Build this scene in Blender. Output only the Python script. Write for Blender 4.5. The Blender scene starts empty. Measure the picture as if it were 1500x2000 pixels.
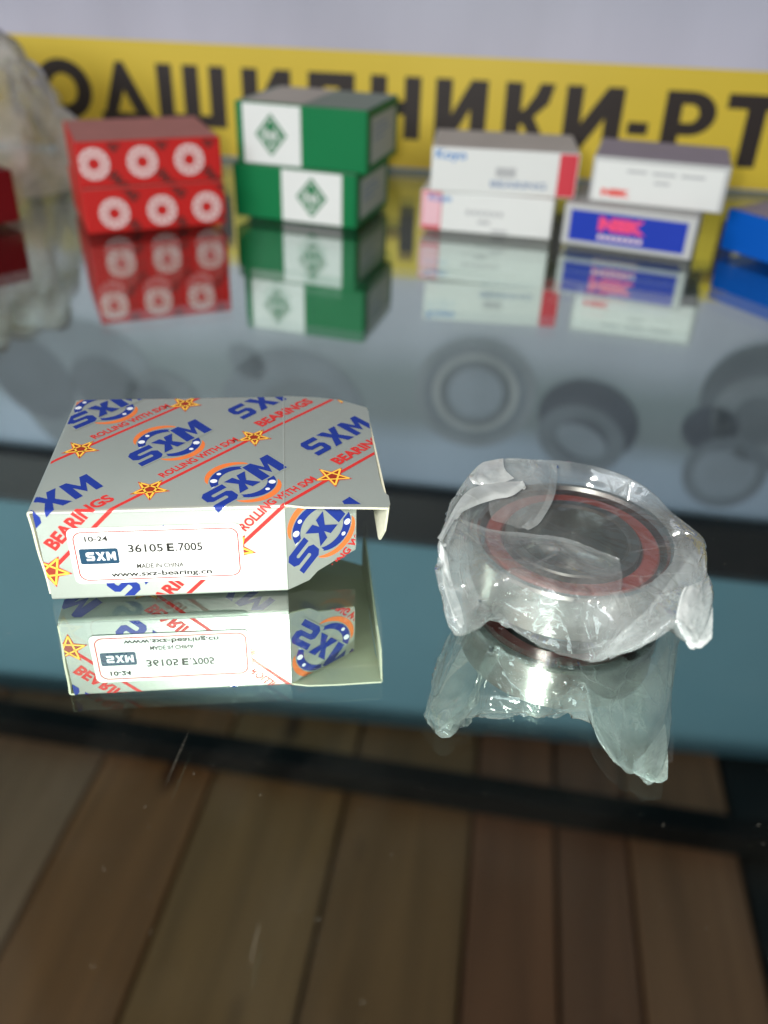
import bpy, bmesh, math, random
import numpy as np
from mathutils import Vector, Matrix
from mathutils.geometry import tessellate_polygon

SC = bpy.context.scene
COL = SC.collection
MM = 0.001
R = math.radians
random.seed(7)
rng = np.random.default_rng(11)

# ------------------------------------------------------------------ camera
PITCH, ROLL, CAMH = R(33.451), R(2.044), 125.0
right = Vector((1, 0, 0)); up = Vector((0, math.sin(PITCH), math.cos(PITCH)))
fwd = Vector((0, math.cos(PITCH), -math.sin(PITCH)))
cr, sr = math.cos(ROLL), math.sin(ROLL)
Rv = cr * right + sr * up
Uv = -sr * right + cr * up
cam_d = bpy.data.cameras.new('camera')
cam = bpy.data.objects.new('camera', cam_d); COL.objects.link(cam)
cam.matrix_world = Matrix(((Rv.x, Uv.x, -fwd.x, 0), (Rv.y, Uv.y, -fwd.y, 0), (Rv.z, Uv.z, -fwd.z, CAMH * MM), (0, 0, 0, 1)))
cam_d.sensor_fit = 'HORIZONTAL'; cam_d.sensor_width = 36.0
cam_d.lens = 1697.5 / 1500 * 36.0
cam_d.clip_start = 0.005; cam_d.clip_end = 50
cam_d.dof.use_dof = True; cam_d.dof.focus_distance = 0.190; cam_d.dof.aperture_fstop = 13.0
cam_d.dof.aperture_blades = 0
SC.camera = cam

# ------------------------------------------------------------------ world, lamps, exposure
W = bpy.data.worlds.new('World'); SC.world = W; W.use_nodes = True
W.node_tree.nodes['Background'].inputs['Color'].default_value = (0.80, 0.86, 1.0, 1)
W.node_tree.nodes['Background'].inputs['Strength'].default_value = 0.20

def lamp(name, kind, loc, target, energy, color, **kw):
    d = bpy.data.lights.new(name, kind); o = bpy.data.objects.new(name, d); COL.objects.link(o)
    o.location = loc
    o.rotation_euler = (Vector(target) - Vector(loc)).to_track_quat('-Z', 'Y').to_euler()
    d.energy = energy; d.color = color
    for k, v in kw.items(): setattr(d, k, v)
    return o
# daylight from the open shop front behind the photographer
lamp('shop_front_daylight', 'AREA', (-1.0, -0.85, 0.72), (0.0, 0.45, 0.10), 20.0, (0.90, 0.95, 1.0), shape='RECTANGLE', size=1.3, size_y=0.5)
# the phone's own torch, two centimetres beside its lens
lamp('phone_torch', 'SPOT', (-0.020, 0.012, 0.128), (0.0, 0.155, 0.0), 1.9, (1.0, 0.98, 0.90), shadow_soft_size=0.008, spot_size=R(110), spot_blend=0.6)

SC.view_settings.view_transform = 'Standard'; SC.view_settings.look = 'None'
SC.view_settings.exposure = 0.12; SC.view_settings.gamma = 1.0
SC.view_settings.use_curve_mapping = False
cy = SC.cycles
cy.max_bounces = 16; cy.glossy_bounces = 10; cy.diffuse_bounces = 4; cy.transmission_bounces = 10
cy.transparent_max_bounces = 32; cy.blur_glossy = 4.0
cy.caustics_reflective = True; cy.use_denoising = True
cy.sample_clamp_indirect = 30.0

# ------------------------------------------------------------------ helpers
def lin(r, g, b):
    f = lambda c: (c / 255 / 12.92) if c <= 10 else ((c / 255 + 0.055) / 1.055) ** 2.4
    return (f(r), f(g), f(b), 1)

def mat(name, col, rough=0.5, metal=0.0, var=0.12, scale=60.0, bump=0.0, bscale=400.0, coat=0.0, spec=0.5, detail=4):
    """Principled surface with a little procedural mottling and relief."""
    m = bpy.data.materials.new(name); m.use_nodes = True
    nt = m.node_tree; N = nt.nodes; L = nt.links
    p = N['Principled BSDF']
    p.inputs['Roughness'].default_value = rough; p.inputs['Metallic'].default_value = metal
    p.inputs['Specular IOR Level'].default_value = spec
    p.inputs['Coat Weight'].default_value = coat; p.inputs['Coat Roughness'].default_value = 0.15
    tc = N.new('ShaderNodeTexCoord')
    nz = N.new('ShaderNodeTexNoise'); nz.inputs['Scale'].default_value = scale; nz.inputs['Detail'].default_value = detail
    L.new(tc.outputs['Object'], nz.inputs['Vector'])
    mx = N.new('ShaderNodeMix'); mx.data_type = 'RGBA'
    mx.inputs['A'].default_value = tuple(c * (1 - var) for c in col[:3]) + (1,)
    mx.inputs['B'].default_value = tuple(min(1, c * (1 + var)) for c in col[:3]) + (1,)
    L.new(nz.outputs['Fac'], mx.inputs['Factor']); L.new(mx.outputs['Result'], p.inputs['Base Color'])
    if bump:
        b2 = N.new('ShaderNodeTexNoise'); b2.inputs['Scale'].default_value = bscale; b2.inputs['Detail'].default_value = 3
        L.new(tc.outputs['Object'], b2.inputs['Vector'])
        bp = N.new('ShaderNodeBump'); bp.inputs['Strength'].default_value = bump; bp.inputs['Distance'].default_value = 0.0006
        L.new(b2.outputs['Fac'], bp.inputs['Height']); L.new(bp.outputs['Normal'], p.inputs['Normal'])
    return m

def link(name, me, mats, parent=None, smooth=False):
    o = bpy.data.objects.new(name, me); COL.objects.link(o)
    for m in (mats if isinstance(mats, (list, tuple)) else [mats]): me.materials.append(m)
    if parent is not None: o.parent = parent
    if smooth:
        for p in me.polygons: p.use_smooth = True
    return o

def mesh(name, V, F, mats, parent=None, midx=None, smooth=False):
    me = bpy.data.meshes.new(name)
    me.from_pydata([tuple(float(c) * MM for c in v) for v in V], [], [tuple(f) for f in F])
    if midx is not None:
        for p, i in zip(me.polygons, midx): p.material_index = i
    me.update()
    return link(name, me, mats, parent, smooth)

def tag(o, label=None, cat=None, group=None, kind=None):
    if label: o['label'] = label
    if cat: o['category'] = cat
    if group: o['group'] = group
    if kind: o['kind'] = kind
    return o

def thing(name, loc, rz, label, cat, group=None):
    o = bpy.data.objects.new(name, None); COL.objects.link(o)
    o.location = Vector(loc) * MM; o.rotation_euler = (0, 0, rz); o.empty_display_size = 0.01
    return tag(o, label, cat, group)

def boxmesh(name, x0, x1, y0, y1, z0, z1, mats, parent=None, bev=0.0, midx=None, seg=2):
    """A box in millimetres; midx = material index of (bottom, top, front, back, left, right)."""
    bm = bmesh.new()
    v = [bm.verts.new((x * MM, y * MM, z * MM)) for z in (z0, z1) for y in (y0, y1) for x in (x0, x1)]
    fs = [(0, 2, 3, 1), (4, 5, 7, 6), (0, 1, 5, 4), (2, 6, 7, 3), (0, 4, 6, 2), (1, 3, 7, 5)]
    for i, f in enumerate(fs):
        q = bm.faces.new([v[k] for k in f]); q.material_index = midx[i] if midx else 0
    if bev:
        bmesh.ops.bevel(bm, geom=bm.edges[:], offset=bev * MM, segments=seg, affect='EDGES', profile=0.5)
    me = bpy.data.meshes.new(name); bm.to_mesh(me); bm.free()
    return link(name, me, mats, parent, smooth=False)

# ---- flat print: polygons in print millimetres, clipped to a panel and laid on it
def tess(poly):
    t = tessellate_polygon([[Vector((p[0], p[1], 0)) for p in poly]])
    return [[poly[i] for i in tri] for tri in t]

def clip(tri, conv):
    out = [tuple(p) for p in tri]
    n = len(conv)
    for i in range(n):
        a, b = conv[i], conv[(i + 1) % n]
        if not out: return []
        res = []
        def side(p): return (b[0] - a[0]) * (p[1] - a[1]) - (b[1] - a[1]) * (p[0] - a[0])
        for k in range(len(out)):
            p, q = out[k - 1], out[k]
            sp, sq = side(p), side(q)
            if (sp >= 0) != (sq >= 0):
                t = sp / (sp - sq); res.append((p[0] + t * (q[0] - p[0]), p[1] + t * (q[1] - p[1])))
            if sq >= 0: res.append(q)
        out = res
    return out if len(out) > 2 else []

def circle(cx, cy, r, n=28, a0=0.0, a1=2 * math.pi, ry=None):
    ry = ry or r
    return [(cx + r * math.cos(a0 + (a1 - a0) * i / n), cy + ry * math.sin(a0 + (a1 - a0) * i / n)) for i in range(n + (0 if abs(a1 - a0 - 2 * math.pi) < 1e-6 else 1))]

def annulus(cx, cy, r0, r1, n=32):
    T = []
    for i in range(n):
        a, b = 2 * math.pi * i / n, 2 * math.pi * (i + 1) / n
        p = [(cx + r * math.cos(t), cy + r * math.sin(t)) for r, t in ((r0, a), (r1, a), (r1, b), (r0, b))]
        T += [[p[0], p[1], p[2]], [p[0], p[2], p[3]]]
    return T

def bar(p, q, w):
    dx, dy = q[0] - p[0], q[1] - p[1]; l = math.hypot(dx, dy) or 1
    nx, ny = -dy / l * w / 2, dx / l * w / 2
    a, b, c, d = (p[0] + nx, p[1] + ny), (p[0] - nx, p[1] - ny), (q[0] - nx, q[1] - ny), (q[0] + nx, q[1] + ny)
    return [[a, b, c], [a, c, d]]

_tc = {}
def text_tris(s, bold=0.0, shear=0.0):
    """Letters as triangles, scaled to the unit box (0..1, 0..1)."""
    key = (s, bold, shear)
    if key in _tc: return _tc[key]
    cu = bpy.data.curves.new('t', 'FONT'); cu.body = s; cu.offset = bold; cu.resolution_u = 3; cu.shear = shear
    ob = bpy.data.objects.new('t', cu); COL.objects.link(ob)
    dg = bpy.context.evaluated_depsgraph_get(); ev = ob.evaluated_get(dg); me = ev.to_mesh()
    me.calc_loop_triangles()
    V = [v.co.copy() for v in me.vertices]
    T = [[(V[i].x, V[i].y) for i in t.vertices] for t in me.loop_triangles]
    ev.to_mesh_clear(); bpy.data.objects.remove(ob); bpy.data.curves.remove(cu)
    xs = [p[0] for t in T for p in t]; ys = [p[1] for t in T for p in t]
    x0, x1, y0, y1 = min(xs), max(xs), min(ys), max(ys)
    T = [[((p[0] - x0) / (x1 - x0), (p[1] - y0) / (y1 - y0)) for p in t] for t in T]
    _tc[key] = T
    return T

def place(T, x, y, w, h, rot=0.0, sk=0.0):
    """Unit-box triangles to a box of size w*h whose lower left corner is x, y, turned by rot."""
    c, s = math.cos(rot), math.sin(rot)
    out = []
    for t in T:
        q = []
        for a, b in t:
            px, py = a * w + b * h * sk, b * h
            q.append((x + c * px - s * py, y + s * px + c * py))
        out.append(q)
    return out

def lay(name, items, mats, fn, parent, clips=None, step=0.018, base=0.03):
    """items: list of (triangles, material index, layer). fn(x, y, off) -> 3D point in mm."""
    V, F, MI = [], [], []
    for T, mi, layer in items:
        for t in T:
            a = (t[1][0] - t[0][0]) * (t[2][1] - t[0][1]) - (t[1][1] - t[0][1]) * (t[2][0] - t[0][0])
            if abs(a) < 1e-7: continue
            if a < 0: t = t[::-1]
            for conv in (clips or [None]):
                q = clip(t, conv) if conv else t
                if not q: continue
                k = len(V)
                for p in q: V.append(fn(p[0], p[1], base + layer * step))
                F.append(list(range(k, k + len(q)))); MI.append(mi)
    if not F: return None
    return mesh(name, V, F, mats, parent, MI)

# heavy block letters, as polygons in the unit box
def L_X(w=0.34):
    return tess([(0, 1), (w, 1), (.5, .66), (1 - w, 1), (1, 1), (.68, .5), (1, 0), (1 - w, 0), (.5, .34), (w, 0), (0, 0), (.32, .5)])
def L_M(w=0.26):
    return (tess([(0, 0), (0, 1), (w, 1), (w, 0)]) + tess([(1 - w, 0), (1 - w, 1), (1, 1), (1, 0)])
            + tess([(w, 1), (.5, .52), (1 - w, 1), (1 - w, .6), (.5, .12), (w, .6)]))
def L_S(t=0.24):
    return tess([(.16, 1), (.98, 1), (.98, 1 - t * .95), (.34, 1 - t * .95), (.30, 1 - t * 1.1), (.30, .66), (.34, .60), (.84, .60), (1, .47), (1, .14),
                 (.84, 0), (.02, 0), (.02, t * .95), (.66, t * .95), (.70, t * 1.1), (.70, .36), (.66, .41), (.16, .41), (0, .54), (0, .86)])

def thin_fresnel(nt, ior=1.5):
    """Fresnel reflectance that is the same from both sides of a thin sheet."""
    N, L = nt.nodes, nt.links
    fr = N.new('ShaderNodeFresnel'); ge = N.new('ShaderNodeNewGeometry'); mr = N.new('ShaderNodeMapRange')
    mr.inputs['To Min'].default_value = ior; mr.inputs['To Max'].default_value = 1 / ior
    L.new(ge.outputs['Backfacing'], mr.inputs['Value']); L.new(mr.outputs[0], fr.inputs['IOR'])
    return fr

# ------------------------------------------------------------------ materials
M_silver = mat('silver_carton', lin(190, 196, 189), rough=0.31, metal=0.55, var=0.05, scale=90, bump=0.05, bscale=1500)
M_cream = mat('cream_board', lin(214, 212, 190), rough=0.85, var=0.05, scale=150, bump=0.12, bscale=900, spec=0.2)
M_blue = mat('blue_ink', lin(30, 52, 138), spec=0.25, rough=0.5, var=0.08, scale=200)
M_red = mat('red_ink', lin(200, 50, 48), spec=0.25, rough=0.5, var=0.08, scale=200)
M_orange = mat('orange_ink', lin(226, 118, 56), rough=0.45, var=0.1, scale=400)
M_gold = mat('gold_ink', lin(250, 200, 74), rough=0.4, var=0.06, scale=300)
M_dkred = mat('maroon_ink', lin(150, 44, 24), rough=0.45, var=0.1, scale=300)
M_white = mat('white_ink', lin(236, 240, 246), rough=0.4, var=0.02, scale=100)
PRINT = [M_blue, M_red, M_orange, M_gold, M_dkred, M_white, M_silver]
M_label = mat('sticker_paper', lin(240, 240, 236), rough=0.55, var=0.02, scale=120)
M_black = mat('black_ink', lin(34, 33, 32), spec=0.2, rough=0.6, var=0.1, scale=300)
M_teal = mat('slate_blue_ink', lin(32, 68, 94), spec=0.2, rough=0.6, var=0.08, scale=300)

# ------------------------------------------------------------------ room: ceiling, far wall, banner wall frame
AY = R(-7.3)
O2 = Vector((5.5, 582.0)); E1 = Vector((math.cos(AY), math.sin(AY))); E2 = Vector((-math.sin(AY), math.cos(AY)))
def room(s, t, z): return (O2.x + s * E1.x + t * E2.x, O2.y + s * E1.y + t * E2.y, z)

def wood(name, c, seed):
    m = bpy.data.materials.new(name); m.use_nodes = True
    nt = m.node_tree; N = nt.nodes; L = nt.links; p = N['Principled BSDF']
    p.inputs['Roughness'].default_value = 0.6
    tc = N.new('ShaderNodeTexCoord'); mp = N.new('ShaderNodeMapping')
    mp.inputs['Scale'].default_value = (22, 1.6, 22); mp.inputs['Location'].default_value = (seed * 3.1, seed * 1.7, 0)
    L.new(tc.outputs['Object'], mp.inputs['Vector'])
    nz = N.new('ShaderNodeTexNoise'); nz.inputs['Scale'].default_value = 1.0; nz.inputs['Detail'].default_value = 6; nz.inputs['Distortion'].default_value = 0.8
    L.new(mp.outputs['Vector'], nz.inputs['Vector'])
    rp = N.new('ShaderNodeValToRGB')
    rp.color_ramp.elements[0].position = 0.3; rp.color_ramp.elements[0].color = tuple(x * 0.75 for x in c[:3]) + (1,)
    rp.color_ramp.elements[1].position = 0.7; rp.color_ramp.elements[1].color = tuple(min(1, x * 1.15) for x in c[:3]) + (1,)
    L.new(nz.outputs['Fac'], rp.inputs['Fac'])
    vo = N.new('ShaderNodeTexVoronoi'); vo.inputs['Scale'].default_value = 5.5
    mp2 = N.new('ShaderNodeMapping'); mp2.inputs['Scale'].default_value = (1.6, 0.6, 1); mp2.inputs['Location'].default_value = (seed * 0.7, seed * 0.4, 0)
    L.new(tc.outputs['Object'], mp2.inputs['Vector']); L.new(mp2.outputs['Vector'], vo.inputs['Vector'])
    kr = N.new('ShaderNodeValToRGB')
    kr.color_ramp.elements[0].position = 0.06; kr.color_ramp.elements[0].color = (0.3, 0.24, 0.2, 1)
    kr.color_ramp.elements[1].position = 0.16; kr.color_ramp.elements[1].color = (1, 1, 1, 1)
    L.new(vo.outputs['Distance'], kr.inputs['Fac'])
    mu = N.new('ShaderNodeMix'); mu.data_type = 'RGBA'; mu.blend_type = 'MULTIPLY'; mu.inputs['Factor'].default_value = 1.0
    L.new(rp.outputs['Color'], mu.inputs['A']); L.new(kr.outputs['Color'], mu.inputs['B'])
    L.new(mu.outputs['Result'], p.inputs['Base Color'])
    return m

ceil = thing('ceiling', room(0, 0, 900), AY, None, None); ceil['kind'] = 'structure'
tones = [lin(176, 119, 83), lin(174, 122, 90), lin(178, 131, 97), lin(180, 117, 70), lin(176, 124, 76), lin(169, 117, 74), lin(164, 103, 70), lin(158, 103, 74)]
edges = [-1010, -830, -640, -440, -272, -75, 109, 224, 321, 470, 620, 800, 960]
woods = [wood('ceiling_wood_%d' % i, t, i * 2.3 + 1) for i, t in enumerate(tones)]
M_darkwood = mat('dark_wood', lin(34, 28, 24), rough=0.6, var=0.3, scale=20)  # very dark brown, used for the right-hand planks too
for i in range(len(edges) - 1):
    m = M_darkwood if edges[i] >= 470 else woods[i % len(woods)]
    g = 2.4
    pl = boxmesh('plank', edges[i] + g + random.uniform(-.8, 1.6), edges[i + 1] - g + random.uniform(-1.6, .8), -1500, 420, random.uniform(0, 3), 20, [m], ceil, bev=1.5, seg=1)
    pl.rotation_euler = (0, 0, R(random.uniform(-.16, .16)))
boxmesh('ceiling_lining', -1010, 960, -1500, 420, 24, 34, [mat('brown_lining', lin(84, 62, 46), rough=0.7, var=0.2, scale=20)], ceil)
# dark beam across the ceiling
bm_ = thing('ceiling_beam', (-18, 832.5, 860), math.atan2(-171, 1107.5), 'black wooden beam crossing under the plank ceiling', 'beam')
boxmesh('beam_body', -1100, 1100, -18, 18, 0, 39.5, [mat('black_beam', lin(24, 21, 19), rough=0.6, var=0.2, scale=15, spec=0.2)], bm_, bev=2)

# teal wall behind the banner
M_tealwall = mat('teal_wall_paint', lin(136, 178, 192), rough=0.6, var=0.1, scale=5, bump=0.15, bscale=60)
def wall(): 
    rz = math.atan2(-65, 832)
    t = boxmesh('back_wall', -1300, 1300, 0, 40, -500, 905, [M_tealwall])
    t.location = Vector((0, 949 + 4, 0)) * MM; t.rotation_euler = (0, 0, rz); t['kind'] = 'structure'
wall()

# ------------------------------------------------------------------ mirrored glass table top
GZ = 2.8
tb = thing('glass_table', (0, 0, 0), AY, 'mirrored glass table top carrying all the boxes', 'table')
mm = bpy.data.materials.new('mirror_silvering'); mm.use_nodes = True
nt = mm.node_tree; N = nt.nodes; L = nt.links
for n in list(N): N.remove(n)
out = N.new('ShaderNodeOutputMaterial'); gl = N.new('ShaderNodeBsdfGlossy'); gl.inputs['Roughness'].default_value = 0.0
gl.inputs['Color'].default_value = (0.69, 0.78, 0.745, 1)
L.new(gl.outputs['BSDF'], out.inputs['Surface'])
mg = bpy.data.materials.new('clear_glass_face'); mg.use_nodes = True
nt = mg.node_tree; N = nt.nodes; L = nt.links
for n in list(N): N.remove(n)
out = N.new('ShaderNodeOutputMaterial'); tr = N.new('ShaderNodeBsdfTransparent'); g2 = N.new('ShaderNodeBsdfGlossy'); g2.inputs['Roughness'].default_value = 0.0
fr = thin_fresnel(nt); mx = N.new('ShaderNodeMixShader')
tr.inputs['Color'].default_value = (0.97, 0.99, 0.98, 1)
L.new(fr.outputs['Fac'], mx.inputs['Fac']); L.new(tr.outputs['BSDF'], mx.inputs[1]); L.new(g2.outputs['BSDF'], mx.inputs[2]); tcg = N.new('ShaderNodeTexCoord'); ng = N.new('ShaderNodeTexNoise'); ng.inputs['Scale'].default_value = 22; ng.inputs['Detail'].default_value = 7; ng.inputs['Distortion'].default_value = 1.5
L.new(tcg.outputs['Object'], ng.inputs['Vector'])
mrg = N.new('ShaderNodeMapRange'); mrg.inputs['From Min'].default_value = 0.46; mrg.inputs['From Max'].default_value = 0.72; mrg.inputs['To Min'].default_value = 0.0; mrg.inputs['To Max'].default_value = 0.006
L.new(ng.outputs['Fac'], mrg.inputs['Value'])
dg = N.new('ShaderNodeBsdfDiffuse'); dg.inputs['Color'].default_value = (0.75, 0.70, 0.62, 1)
mxd = N.new('ShaderNodeMixShader'); L.new(mrg.outputs[0], mxd.inputs['Fac']); L.new(mx.outputs['Shader'], mxd.inputs[1]); L.new(dg.outputs['BSDF'], mxd.inputs[2]); L.new(mxd.outputs['Shader'], out.inputs['Surface'])
# in the table's own frame the banner stands at y = 582.2
T0, T1 = -120.0, 572.0
mesh('mirror_sheet', [(-700, T0, 0), (600, T0, 0), (600, T1, 0), (-700, T1, 0)], [(0, 1, 2, 3)], mm, tb)
mesh('glass_sheet', [(-700, T0, GZ), (600, T0, GZ), (600, T1, GZ), (-700, T1, GZ)], [(0, 1, 2, 3)], mg, tb)
boxmesh('table_board', -700, 600, T0, T1, -20, -0.6, [M_darkwood], tb)

# ------------------------------------------------------------------ banner
bn = thing('banner', room(0, 0, GZ), AY, 'grey vinyl banner with yellow stripe and black Cyrillic lettering', 'banner')
ZB = GZ
m = bpy.data.materials.new('banner_vinyl'); m.use_nodes = True
nt = m.node_tree; N = nt.nodes; L = nt.links; p = N['Principled BSDF']; p.inputs['Roughness'].default_value = 0.45
tc = N.new('ShaderNodeTexCoord'); sp = N.new('ShaderNodeSeparateXYZ'); L.new(tc.outputs['Object'], sp.inputs[0])
nz = N.new('ShaderNodeTexNoise'); nz.inputs['Scale'].default_value = 7; nz.inputs['Detail'].default_value = 2; L.new(tc.outputs['Object'], nz.inputs['Vector'])
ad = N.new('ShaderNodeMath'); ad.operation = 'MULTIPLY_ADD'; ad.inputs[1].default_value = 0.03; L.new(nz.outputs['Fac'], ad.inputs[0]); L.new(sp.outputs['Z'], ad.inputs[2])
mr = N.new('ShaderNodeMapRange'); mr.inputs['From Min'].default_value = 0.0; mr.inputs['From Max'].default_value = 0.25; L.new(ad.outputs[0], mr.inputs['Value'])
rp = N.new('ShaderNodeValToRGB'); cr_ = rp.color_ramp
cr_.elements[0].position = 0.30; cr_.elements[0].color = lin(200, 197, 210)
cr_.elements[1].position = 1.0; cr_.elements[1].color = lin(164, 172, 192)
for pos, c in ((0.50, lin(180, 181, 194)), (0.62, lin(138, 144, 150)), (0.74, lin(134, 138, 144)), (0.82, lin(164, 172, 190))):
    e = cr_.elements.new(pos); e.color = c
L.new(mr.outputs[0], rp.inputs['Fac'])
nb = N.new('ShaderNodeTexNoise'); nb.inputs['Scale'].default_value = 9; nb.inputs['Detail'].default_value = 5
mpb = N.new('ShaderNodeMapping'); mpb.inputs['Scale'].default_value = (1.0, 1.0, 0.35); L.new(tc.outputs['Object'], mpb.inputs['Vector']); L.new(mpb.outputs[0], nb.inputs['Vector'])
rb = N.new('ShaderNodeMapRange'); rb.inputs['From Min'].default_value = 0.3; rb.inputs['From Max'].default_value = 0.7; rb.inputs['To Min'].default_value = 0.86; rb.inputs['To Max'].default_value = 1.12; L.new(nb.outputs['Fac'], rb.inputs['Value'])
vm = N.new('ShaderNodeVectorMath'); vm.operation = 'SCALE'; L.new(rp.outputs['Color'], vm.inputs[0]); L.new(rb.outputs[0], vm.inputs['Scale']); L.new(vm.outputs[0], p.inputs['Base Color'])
wvb = N.new('ShaderNodeTexWave'); wvb.inputs['Scale'].default_value = 1.7; wvb.inputs['Distortion'].default_value = 3.0; L.new(tc.outputs['Object'], wvb.inputs['Vector'])
bpb = N.new('ShaderNodeBump'); bpb.inputs['Strength'].default_value = 0.5; bpb.inputs['Distance'].default_value = 0.004; L.new(wvb.outputs['Fac'], bpb.inputs['Height']); L.new(bpb.outputs[0], p.inputs['Normal'])
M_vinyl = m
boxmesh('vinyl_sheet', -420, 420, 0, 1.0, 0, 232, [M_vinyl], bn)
M_yellow = mat('yellow_print', lin(228, 198, 62), rough=0.45, var=0.07, scale=12)
M_letter = mat('black_print', lin(46, 36, 32), rough=0.5, var=0.1, scale=40)
fb = lambda x, y, off: (x, -off, y - ZB)
def rect(x0, x1, y0, y1): return [[(x0, y0), (x1, y0), (x1, y1)], [(x0, y0), (x1, y1), (x0, y1)]]
lay('yellow_stripe', [(rect(-419, 419, 3.5, 67.8), 0, 0)], [M_yellow], fb, bn, base=0.2)
def letter(ch, x0, x1, y0=None, y1=55.6, w=None):
    if y0 is None: y0 = 20.2 - 0.024 * max(0, x0)
    W_, H_ = x1 - x0, y1 - y0; sw = w or 10.0
    X = lambda a: x0 + a
    T = []
    if ch == 'O':
        cx, cyy = (x0 + x1) / 2, (y0 + y1) / 2; n = 36
        for i in range(n):
            a, b = 2 * math.pi * i / n, 2 * math.pi * (i + 1) / n
            q = [(cx + k * math.cos(t), cyy + l * math.sin(t)) for k, l, t in ((W_ / 2 - sw, H_ / 2 - sw * .85, a), (W_ / 2, H_ / 2, a), (W_ / 2, H_ / 2, b), (W_ / 2 - sw, H_ / 2 - sw * .85, b))]
            T += [[q[0], q[1], q[2]], [q[0], q[2], q[3]]]
    elif ch == 'D':
        T = tess([(X(0), y0), (X(W_), y0), (X(W_), y0 + 6), (X(W_ - 2), y0 + 6), (X(W_ * .5), y1), (X(W_ * .36), y1), (X(2.5), y0 + 6), (X(0), y0 + 6)])
        return T, tess([(X(W_ * .32), y0 + 6), (X(W_ * .66), y0 + 6), (X(W_ * .47), y0 + 19)])
    elif ch == 'Ш':
        T = tess([(X(0), y1), (X(sw), y1), (X(sw), y0 + 7), (X(W_ / 2 - sw / 2), y0 + 7), (X(W_ / 2 - sw / 2), y1), (X(W_ / 2 + sw / 2), y1), (X(W_ / 2 + sw / 2), y0 + 7), (X(W_ - sw), y0 + 7), (X(W_ - sw), y1), (X(W_), y1), (X(W_), y0), (X(0), y0)])
    elif ch == 'И':
        T = tess([(X(0), y1), (X(sw), y1), (X(sw), y0 + H_ * .45), (X(W_ - sw), y1), (X(W_), y1), (X(W_), y0), (X(W_ - sw), y0), (X(W_ - sw), y0 + H_ * .55), (X(sw), y0), (X(0), y0)])
    elif ch == 'П':
        T = tess([(X(0), y0), (X(0), y1), (X(W_), y1), (X(W_), y0), (X(W_ - sw), y0), (X(W_ - sw), y1 - 8), (X(sw), y1 - 8), (X(sw), y0)])
    elif ch == 'Н':
        ym = (y0 + y1) / 2
        T = tess([(X(0), y0), (X(0), y1), (X(sw), y1), (X(sw), ym + 3.8), (X(W_ - sw), ym + 3.8), (X(W_ - sw), y1), (X(W_), y1), (X(W_), y0), (X(W_ - sw), y0), (X(W_ - sw), ym - 3.8), (X(sw), ym - 3.8), (X(sw), y0)])
    elif ch == 'К':
        ym = (y0 + y1) / 2
        T = tess([(X(0), y0), (X(0), y1), (X(sw), y1), (X(sw), ym + 3), (X(W_ * .42), ym + 4), (X(W_ * .62), y1 - 6), (X(W_ * .70), y1), (X(W_), y1), (X(W_ * .9), y1 - 11), (X(W_ * .62), ym), (X(W_), y0), (X(W_ * .68), y0), (X(W_ * .42), ym - 5), (X(sw), ym - 4), (X(sw), y0)])
    elif ch == '-':
        T = rect(x0, x1, y0, y1)
    elif ch == 'Р':
        cxx = x0 + W_ * .5
        arc = [(cxx + (W_ * .5) * math.cos(a), (y1 - 12) + 12 * math.sin(a)) for a in [math.pi / 2 - math.pi * k / 14 for k in range(15)]]
        ina = [(cxx + (W_ * .5 - sw) * math.cos(a), (y1 - 12) + 5 * math.sin(a)) for a in [-math.pi / 2 + math.pi * k / 10 for k in range(11)]]
        T = tess([(x0, y0), (x0, y1)] + arc + [(x0 + sw, y1 - 24), (x0 + sw, y0)])
        return T, tess([(x0 + sw, y1 - 17)] + ina + [(x0 + sw, y1 - 7)])
    elif ch == 'Т':
        T = tess([(X(0), y1), (X(W_), y1), (X(W_), y1 - 8), (X(W_ / 2 + sw * .55), y1 - 8), (X(W_ / 2 + sw * .55), y0), (X(W_ / 2 - sw * .55), y0), (X(W_ / 2 - sw * .55), y1 - 8), (X(0), y1 - 8)])
    return T, None
for a in [('П', -282, -250), ('O', -241, -203), ('D', -198, -163), ('Ш', -159, -115), ('И', -104, -73), ('П', -62, -33), ('Н', -23, 8), ('И', 17, 48.5), ('К', 59, 88), ('И', 95, 129), ('-', 133, 145, 30.5, 37.5), ('Р', 153, 183), ('Т', 188, 223), ('И', 231, 264)]:
    T, hole = letter(*a)
    items = [(T, 0, 0)] + ([(hole, 1, 1)] if hole else [])
    lay('letter', items, [M_letter, M_yellow], fb, bn, base=0.45, step=0.1)
# printed pictures of bearings on the upper banner
G = [mat('grey_print_%d' % i, lin(*c), rough=0.45, var=0.28, scale=26, detail=1) for i, c in enumerate(((116, 118, 126), (140, 142, 150), (166, 166, 170), (94, 95, 106), (148, 152, 164), (126, 129, 139)))]
def picture(items): return lay('printed_bearing', items, G, fb, bn, base=0.45, step=0.08)
def ell(T, cx, cyy, ang, k):
    c, s = math.cos(ang), math.sin(ang); o = []
    for t in T:
        q = []
        for x, y in t:
            dx, dy = x - cx, y - cyy; a = c * dx + s * dy; b = (-s * dx + c * dy) * k
            q.append((cx + c * a - s * b, cyy + s * a + c * b))
        o.append(q)
    return o
picture([(annulus(58, 149, 37, 44), 1, 0), (annulus(58, 149, 31, 37.2), 5, 1), (annulus(58, 149, 26, 31.2), 2, 1), (annulus(58, 149, 20, 26.2), 0, 1), (annulus(58, 149, 0.1, 20.2), 4, 1)])
picture([(ell(annulus(141, 163, 0.2, 38), 141, 163, R(30), .82), 3, 2), (ell(annulus(138, 178, 20, 33), 138, 178, R(25), .8), 5, 3), (ell(annulus(138, 179, 0.2, 20), 138, 179, R(25), .6), 4, 4)])
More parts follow.
